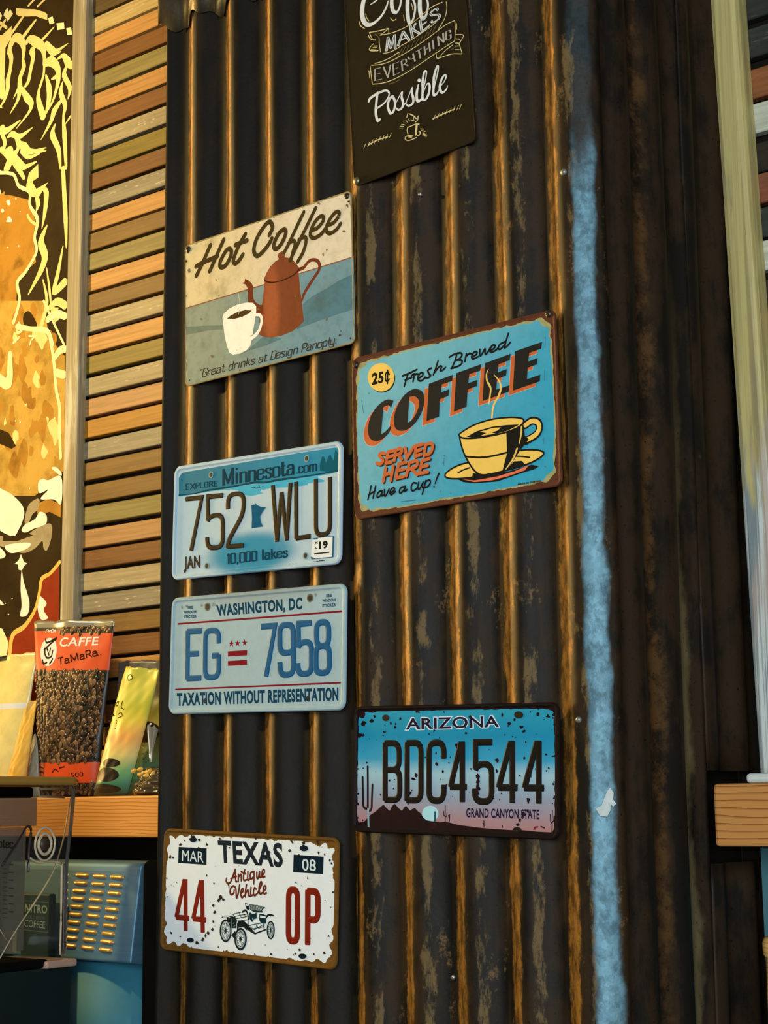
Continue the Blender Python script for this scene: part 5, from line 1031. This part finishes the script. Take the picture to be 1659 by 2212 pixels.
# ------------------------------------------------------------------ machine with vents, black cabinet, counter
M_STEEL = NT('brushed_steel', .5, .35, .35); f = M_STEEL.noise(1, 4, .6, (3, 3, 220)); M_STEEL.col(M_STEEL.mix(f, lin((62, 100, 122)), lin((88, 126, 148)))); M_STEEL = M_STEEL.m
M_BLK = plain('satin_black_plastic', (12, 11, 10), .9, 0, .02); M_TEALB = plain('blue_steel_panel', (44, 108, 128), .6, .1, .3)
CT = EYE-.46
tag(MB().box((-3.2, -.30, 0), (-1.715, .18, CT)).build('unseen_counter', plain('dark_counter', (40, 36, 30), .5)), kind='structure')  # unseen counter, added to carry the machine and grinder
YV = .085; zt = onY(200, 1862, YV).z; xl, xr2 = onY(20, 1900, YV).x, onY(305, 1900, YV).x; zbv = onY(200, 2072, YV).z
root = empty('drinks_machine', ((xl+xr2)/2, YV, CT)); tag(root, 'stainless steel drinks machine with three columns of vents under the pine shelf', 'machine')
hw = (xr2-xl)/2; tl = .018
def prism(mb, x0, x1, prof, m=0):               # profile in (y, z)
    n = len(prof); vs = [(x0, y, z) for y, z in prof]+[(x1, y, z) for y, z in prof]
    fs = [(k, k+n, (k+1) % n+n, (k+1) % n) for k in range(n)]+[tuple(range(n)), tuple(reversed(range(n, 2*n)))]; return mb.add(vs, fs, m)
h1, h2 = zt-CT, zbv-CT
o = prism(MB(), -hw, hw, [(0, h1-.004), (-.002, h1-.012), (-tl, h2), (.02, h2-.006), (.085, h2-.006), (.085, h1), (.004, h1)]).build('housing', M_STEEL, root); bevel(o, .003, 3)
mb = MB(); n = 18; rad = hw*.66; vs = []
for z in (0, h2-.004):
    for k in range(n+1): a = PI+PI*k/n; vs.append((hw*.22+rad*math.cos(a)*1.0, .060+.062*math.sin(a), z))
fs = [(k, k+1, k+n+2, k+n+1) for k in range(n)]+[tuple(range(n+1, 2*n+2)), tuple(reversed(range(n+1)))]
mb.add(vs, fs).build('lower_drum', M_TEALB, root, True)
A = Art(root, Matrix.Translation(((xl+xr2)/2, YV, CT)), 0)
# vents: three columns of ten pressed slots
VB = foil('slot_steel_warm_reflection', (214, 166, 92), .3, .5, .7); mb = MB(); A.zone = (0, 1650, 3.936)  # steel slots, warm reflected light put into their base colour
nv = Vector((0, -1, -.0))
for r_ in range(10):
    for c_ in range(3):
        x0 = 650-5.3*r_+c_*(148+.6*r_); y0 = 943+65.6*r_+c_*(8+1.1*r_); 
        a, b = A.loc((x0+6, y0)), A.loc((x0+122, y0+7+.7*r_)); L = (b-a).length; hh_ = .0033
        yb = -.002-(h1-.012-a.y)/(h1-.012-h2)*(tl-.002)
        vs = []; fs = []; K = 9
        for i in range(K):
            t = i/(K-1); p = a.lerp(b, t); e = math.sin(PI*min(1, max(0, min(t, 1-t)*5)/1.0)*.5)
            for j, (dz, dy) in enumerate(((-1, 0), (-.8, .9), (0, 1.0), (.7, .55), (1, 0))): vs.append((p.x, yb-.0002-.0034*dy*(e*.98+.02), p.y+hh_*dz*(.55+.45*e)))
        for i in range(K-1):
            for j in range(4): fs.append((i*5+j, (i+1)*5+j, (i+1)*5+j+1, i*5+j+1))
        mb.add(vs, fs, 0)
        mb.add([(a.x, yb-.0003, a.y-hh_*.9), (b.x, yb-.0003, b.y-hh_*.9), (b.x, yb-.0003, b.y-hh_*1.5), (a.x, yb-.0003, a.y-hh_*1.5)], [(3, 2, 1, 0)], 1)
mb.build('vent_grille', [VB, M_BLACK], root, True)
# black cabinet
YC2 = .052; a = onY(304, 1858, YC2); b = onY(360, 2000, YC2)
o = MB().box((a.x, YC2, CT), (-1.722, .080, a.z)).build('black_cabinet', M_BLK); bevel(o, .010, 4); tag(o, 'tall rounded black cabinet between the steel drinks machine and the pier', 'cabinet')
# nitro sign
YN = .055; c = onY(90, 1990, YN); root = empty('drink_sign', (c.x, YN, CT)); tag(root, 'dark sign reading nitro cold brew coffee, seen through the clear hopper', 'sign')
A = Art(root, Matrix.Translation((c.x, YN, CT)), .0002); A.zone = (0, 1660, 4.806)
p1, p2 = A.loc((205, 1900)), A.loc((520, 1300)); o = MB().box((p1.x, 0, 0), (p2.x, .012, p2.y)).build('sign_board', plain('slate_teal', (44, 66, 68), .35, 0, .4), root); bevel(o, .003, 2)
GT = ink((150, 172, 172))
A.btext('sign_lettering', GT, 'NITRO', [(258, 1488), (490, 1508), (492, 1424), (262, 1404)], .03); A.btext('sign_lettering', ink((104, 124, 124)), 'COLD BREW', [(268, 1556), (468, 1573), (470, 1538), (270, 1520)], .0); A.btext('sign_lettering', GT, 'COFFEE', [(252, 1640), (468, 1662), (470, 1590), (256, 1568)], .0)
A.stroke('sign_lettering', ink((104, 124, 124)), '240,1372 505,1392 498,1702 228,1672 240,1372', 5, ''); A.done()

# ------------------------------------------------------------------ grinder with clear hopper
ac = NT('clear_acrylic'); t = ac.t; t.nodes.remove(ac.b); gl = t.nodes.new('ShaderNodeBsdfGlossy'); gl.inputs['Roughness'].default_value = .06; gl.inputs['Color'].default_value = (.9, .95, 1, 1)
tr = t.nodes.new('ShaderNodeBsdfTransparent'); tr.inputs[0].default_value = (.90, .90, .88, 1); fr = t.nodes.new('ShaderNodeFresnel'); fr.inputs[0].default_value = 1.25; mx = t.nodes.new('ShaderNodeMixShader')
for a_, b_ in ((fr.outputs[0], mx.inputs[0]), (tr.outputs[0], mx.inputs[1]), (gl.outputs[0], mx.inputs[2]), (mx.outputs[0], t.nodes['Material Output'].inputs[0])): t.links.new(a_, b_)
M_ACR = ac.m
def smoke(name, tint, dens):                     # tinted clear plastic: partly diffuse, partly clear
    q = NT(name); t = q.t; tr = t.nodes.new('ShaderNodeBsdfTransparent'); tr.inputs[0].default_value = (*lin(tint), 1); mx = t.nodes.new('ShaderNodeMixShader'); mx.inputs[0].default_value = dens
    q.set('Base Color', lin(tint)); q.set('Roughness', .15); t.links.new(tr.outputs[0], mx.inputs[1]); t.links.new(q.b.outputs[0], mx.inputs[2]); t.links.new(mx.outputs[0], t.nodes['Material Output'].inputs[0]); return q.m
M_SMK = smoke('smoky_acrylic', (196, 196, 192), .30); M_EDGE = smoke('bright_acrylic_edge', (216, 204, 176), .62); M_AMB = smoke('amber_lid_acrylic', (190, 150, 70), .65); M_PINK = smoke('rosy_acrylic', (204, 168, 150), .75); M_PUR = smoke('violet_acrylic_edge', (96, 84, 96), .6)
D = Vector((-.10, 1, 0)).normalized(); Pf = onY(154, 1900, -.02); hm = Matrix((D, Vector((0, 0, 1)).cross(D), Vector((0, 0, 1)))).transposed().to_4x4(); hm.translation = (Pf.x, Pf.y, CT)
root = empty('coffee_grinder'); root.matrix_world = hm; tag(root, 'coffee grinder with big clear plastic hopper on a dark body below the pouches', 'coffee grinder')
A = Art(root, hm, 0); A.zone = (0, 1660, 4.806)
zb = A.loc((700, 1962)).y; ztp = A.loc((740, 180)).y; WD, DP = .30, .13
xR = A.loc((745, 330)).x; xB = A.loc((690, 1930)).x
# body
o = MB().box((-WD, .0, 0), (A.loc((755, 2060)).x, DP+.03, zb-.010)).build('body', plain('dark_teal_body', (24, 34, 34), .4, 0, .4), root); bevel(o, .004, 2)
o = MB().box((-WD, -.004, zb-.010), (A.loc((480, 1940)).x, DP, zb+.001)).build('base_rim', M_BLK, root); bevel(o, .003, 2)
a, b = A.loc((432, 2000)), A.loc((752, 1968)); o = MB().box((a.x, -.010, b.y-.010), (b.x, DP*.8, b.y)).build('acrylic_foot', M_PINK, root); bevel(o, .003, 2)
# hopper shell: rounded box open at the bottom
xR += .020; lp = rr(WD+xR, DP, .022, 6); cxh = (-WD+xR)/2; vs = []; levels = [(zb+.001, .945), (A.loc((690, 990)).y, .95), (ztp-.05, .985), (ztp-.02, 1.0), (ztp-.006, 1.0), (ztp+.006, .96)]
for z, k in levels: vs += [(cxh+(x)*(k if x > 0 else 1), DP/2+y*k, z) for x, y in lp]
K = len(lp); fs = [(i*K+k, i*K+(k+1) % K, (i+1)*K+(k+1) % K, (i+1)*K+k) for i in range(len(levels)-1) for k in range(K)]
link('hopper_shell', vs, fs, M_ACR, root, None, True)
# lid and its rim
mb = MB(); mb.tube([(cxh+x*.985, DP/2+y*.985, ztp+.006) for x, y in lp], .0062, 8, 0, True); lidp = [(cxh+x*.975, DP/2+y*.975) for x, y in lp]
mb.build('lid_rim', M_AMB, root, True)
o = MB().add([(x, y, ztp+.010) for x, y in lidp], [tuple(range(K))]).build('lid', M_AMB, root)
xi = A.loc((440, 300)).x
z1, z2 = A.loc((300, 190)).y, A.loc((300, 305)).y; o = MB().box((-WD+.01, .012, z2), (xi-.004, DP-.012, z1)).build('lid_insert', M_BLK, root); bevel(o, .003, 2)
# inner measuring jar
mb = MB(); z3 = A.loc((200, 1900)).y; xj = A.loc((320, 900)).x
for (xx, z_lo, z_hi, m_) in ((xj, z3, A.loc((300, 610)).y, 0), (xi, A.loc((300, 600)).y, z2, 0)): mb.box((-WD+.02, .010, z_lo), (xx, .0125, z_hi), 0)
mb.build('measuring_jar', M_SMK, root); 
mb = MB()
def seg(txt, r, m_=0, y=.004, nm='hopper_edge'):
    p = [A.loc(q) for q in catmull(P(txt), 6)]; mb.tube([(v.x, y, v.y) for v in p], r, 7, m_)
seg('20,1972 190,1680 480,1240 600,1000 690,690 735,420 765,290', .0011); seg('-40,1580 100,1800', .0009); seg('665,985 660,1300 655,1600 645,1935', .0016); seg('300,600 190,780 40,1010', .0012, 1); seg('310,600 345,640 320,860 315,1080', .0018, 1)
seg('690,985 688,1300 684,1600 680,1930', .0012, 1)
seg('430,215 700,205', .0016, 0); seg('430,290 690,300', .0016); seg('330,930 420,975 560,965 660,985', .0018)
mb.build('hopper_edge', [M_EDGE, M_PUR], root, True)
mb = MB(); p = A.loc((462, 785))
for rad, tb in ((.0215, .0016), (.0135, .0022)): mb.tube([(p.x+rad*.85*math.cos(2*PI*k/28), -.001, p.y+rad*math.sin(2*PI*k/28)) for k in range(28)], tb, 8, 0, True)
mb.cyl((p.x, .006, p.y), (0, -1, 0), .0085, .008, 20, 1)
mb.build('pivot_boss', [M_EDGE, plain('boss_core', (58, 50, 40), .5)], root, True)
A.off = -.0095; MK = ink((96, 92, 84))
for k in range(13): A.stroke('scale_marks', MK, [(82, 996+k*46), (128+(k % 2 == 0)*2, 1000+k*46)], 6, ''); 
for k in range(7): A.stroke('scale_marks', MK, [(148, 996+k*82), (190, 999+k*82)], 12, '')
for k in range(7): A.stroke('scale_marks', MK, [(12, 1066+k*82), (60, 1070+k*82)], 7, '')
A.text('scale_marks', ink((60, 54, 46)), 'notec', [(-8, 815), (186, 826), (188, 740), (-6, 732)], 2.2, 1.6, 1.2)
A.done()
mb = MB(); a, b = A.loc((10, 1700)), A.loc((190, 1910)); 
for x in (a.x, b.x): MB().box((x-.001, .004, b.y), (x+.001, .030, a.y)).build('outlet_guide', M_EDGE, root)

# ------------------------------------------------------------------ right edge: teal panel below the shelf, chair post
a = onY(1646, 1900, .300); o = MB().box((a.x, .300, 0), (-.5, .338, bR-.004)).build('wall_right_lower', plain('teal_painted_board', (66, 112, 122), .6)); tag(o, kind='structure')
Yp = .12; a = onY(1650, 2022, Yp); root = empty('wooden_chair', (a.x+.02, Yp, 0)); tag(root, 'pale wooden chair back post at the very edge beneath the shelf', 'chair')
M_CH = pine('pale_chair_wood', (222, 178, 100), (196, 146, 70), (150, 100, 46), .45)
zt = a.z; mb = MB(); prof = [(0, .016), (.5, .018), (zt-.20, .0150), (zt-.06, .0175), (zt-.022, .0165), (zt-.018, .0195), (zt-.006, .0200), (zt, .017)]
mb.tube([(0, 0, z) for z, _ in prof], [r for _, r in prof], 16).build('back_post', M_CH, root, True)
mb = MB().tube([(.36, 0, z) for z, _ in prof], [r for _, r in prof], 16).build('back_post', M_CH, root, True)
for z in (zt-.10, zt-.24): o = MB().box((.012, -.008, z), (.35, .008, z+.05)).build('back_rail', M_CH, root)
# torn scrap and nails on the iron
M_ZN = plain('zinc_nail', (150, 150, 140), .35, .6)
def on_sheet(px, py):
    y = -.01
    for _ in range(12):
        p = onY(px, py, y); t = min(corner, key=lambda c: abs(c[0]-p.x)); y = t[1]
    return onY(px, py, y)
wc = bpy.data.objects['wall_corner']
for px, py, r in ((1217, 372, .0045), (980, 2111, .0030), (1249, 1555, .0042), (908, 420, .0028)):
    p = on_sheet(px, py); MB().cyl(p+Vector((0, .002, 0)), (.35 if px > 1200 else 0, -1, 0), r, .0045, 14, 0, r*.7).build('nail', M_ZN, wc, True)
p = on_sheet(1312, 1732); rnd = random.Random(3); vs = []; n = 9
e1 = Vector((.80, .60, 0)).normalized(); nn = Vector((.60, -.80, 0)); out = P('0,-22 8,-28 16,-18 14,-4 22,4 14,10 8,4 6,18 -2,30 -20,28 -30,14 -14,6 -10,-4')
vs = [p+nn*.003]+[p+e1*(x*.00042)+Vector((0, 0, -y*.00052))+nn*rnd.uniform(.0012, .0045) for x, y in out]
o = link('paper_scrap', vs, [(0, 1+(k+1) % len(out), 1+k) for k in range(len(out))], plain('torn_paper', (196, 204, 200), .7, var=.3)); m_ = o.modifiers.new('t', 'SOLIDIFY'); m_.thickness = .0006; tag(o, 'torn white paper scrap stuck on the blue lit iron corner', 'paper scrap')
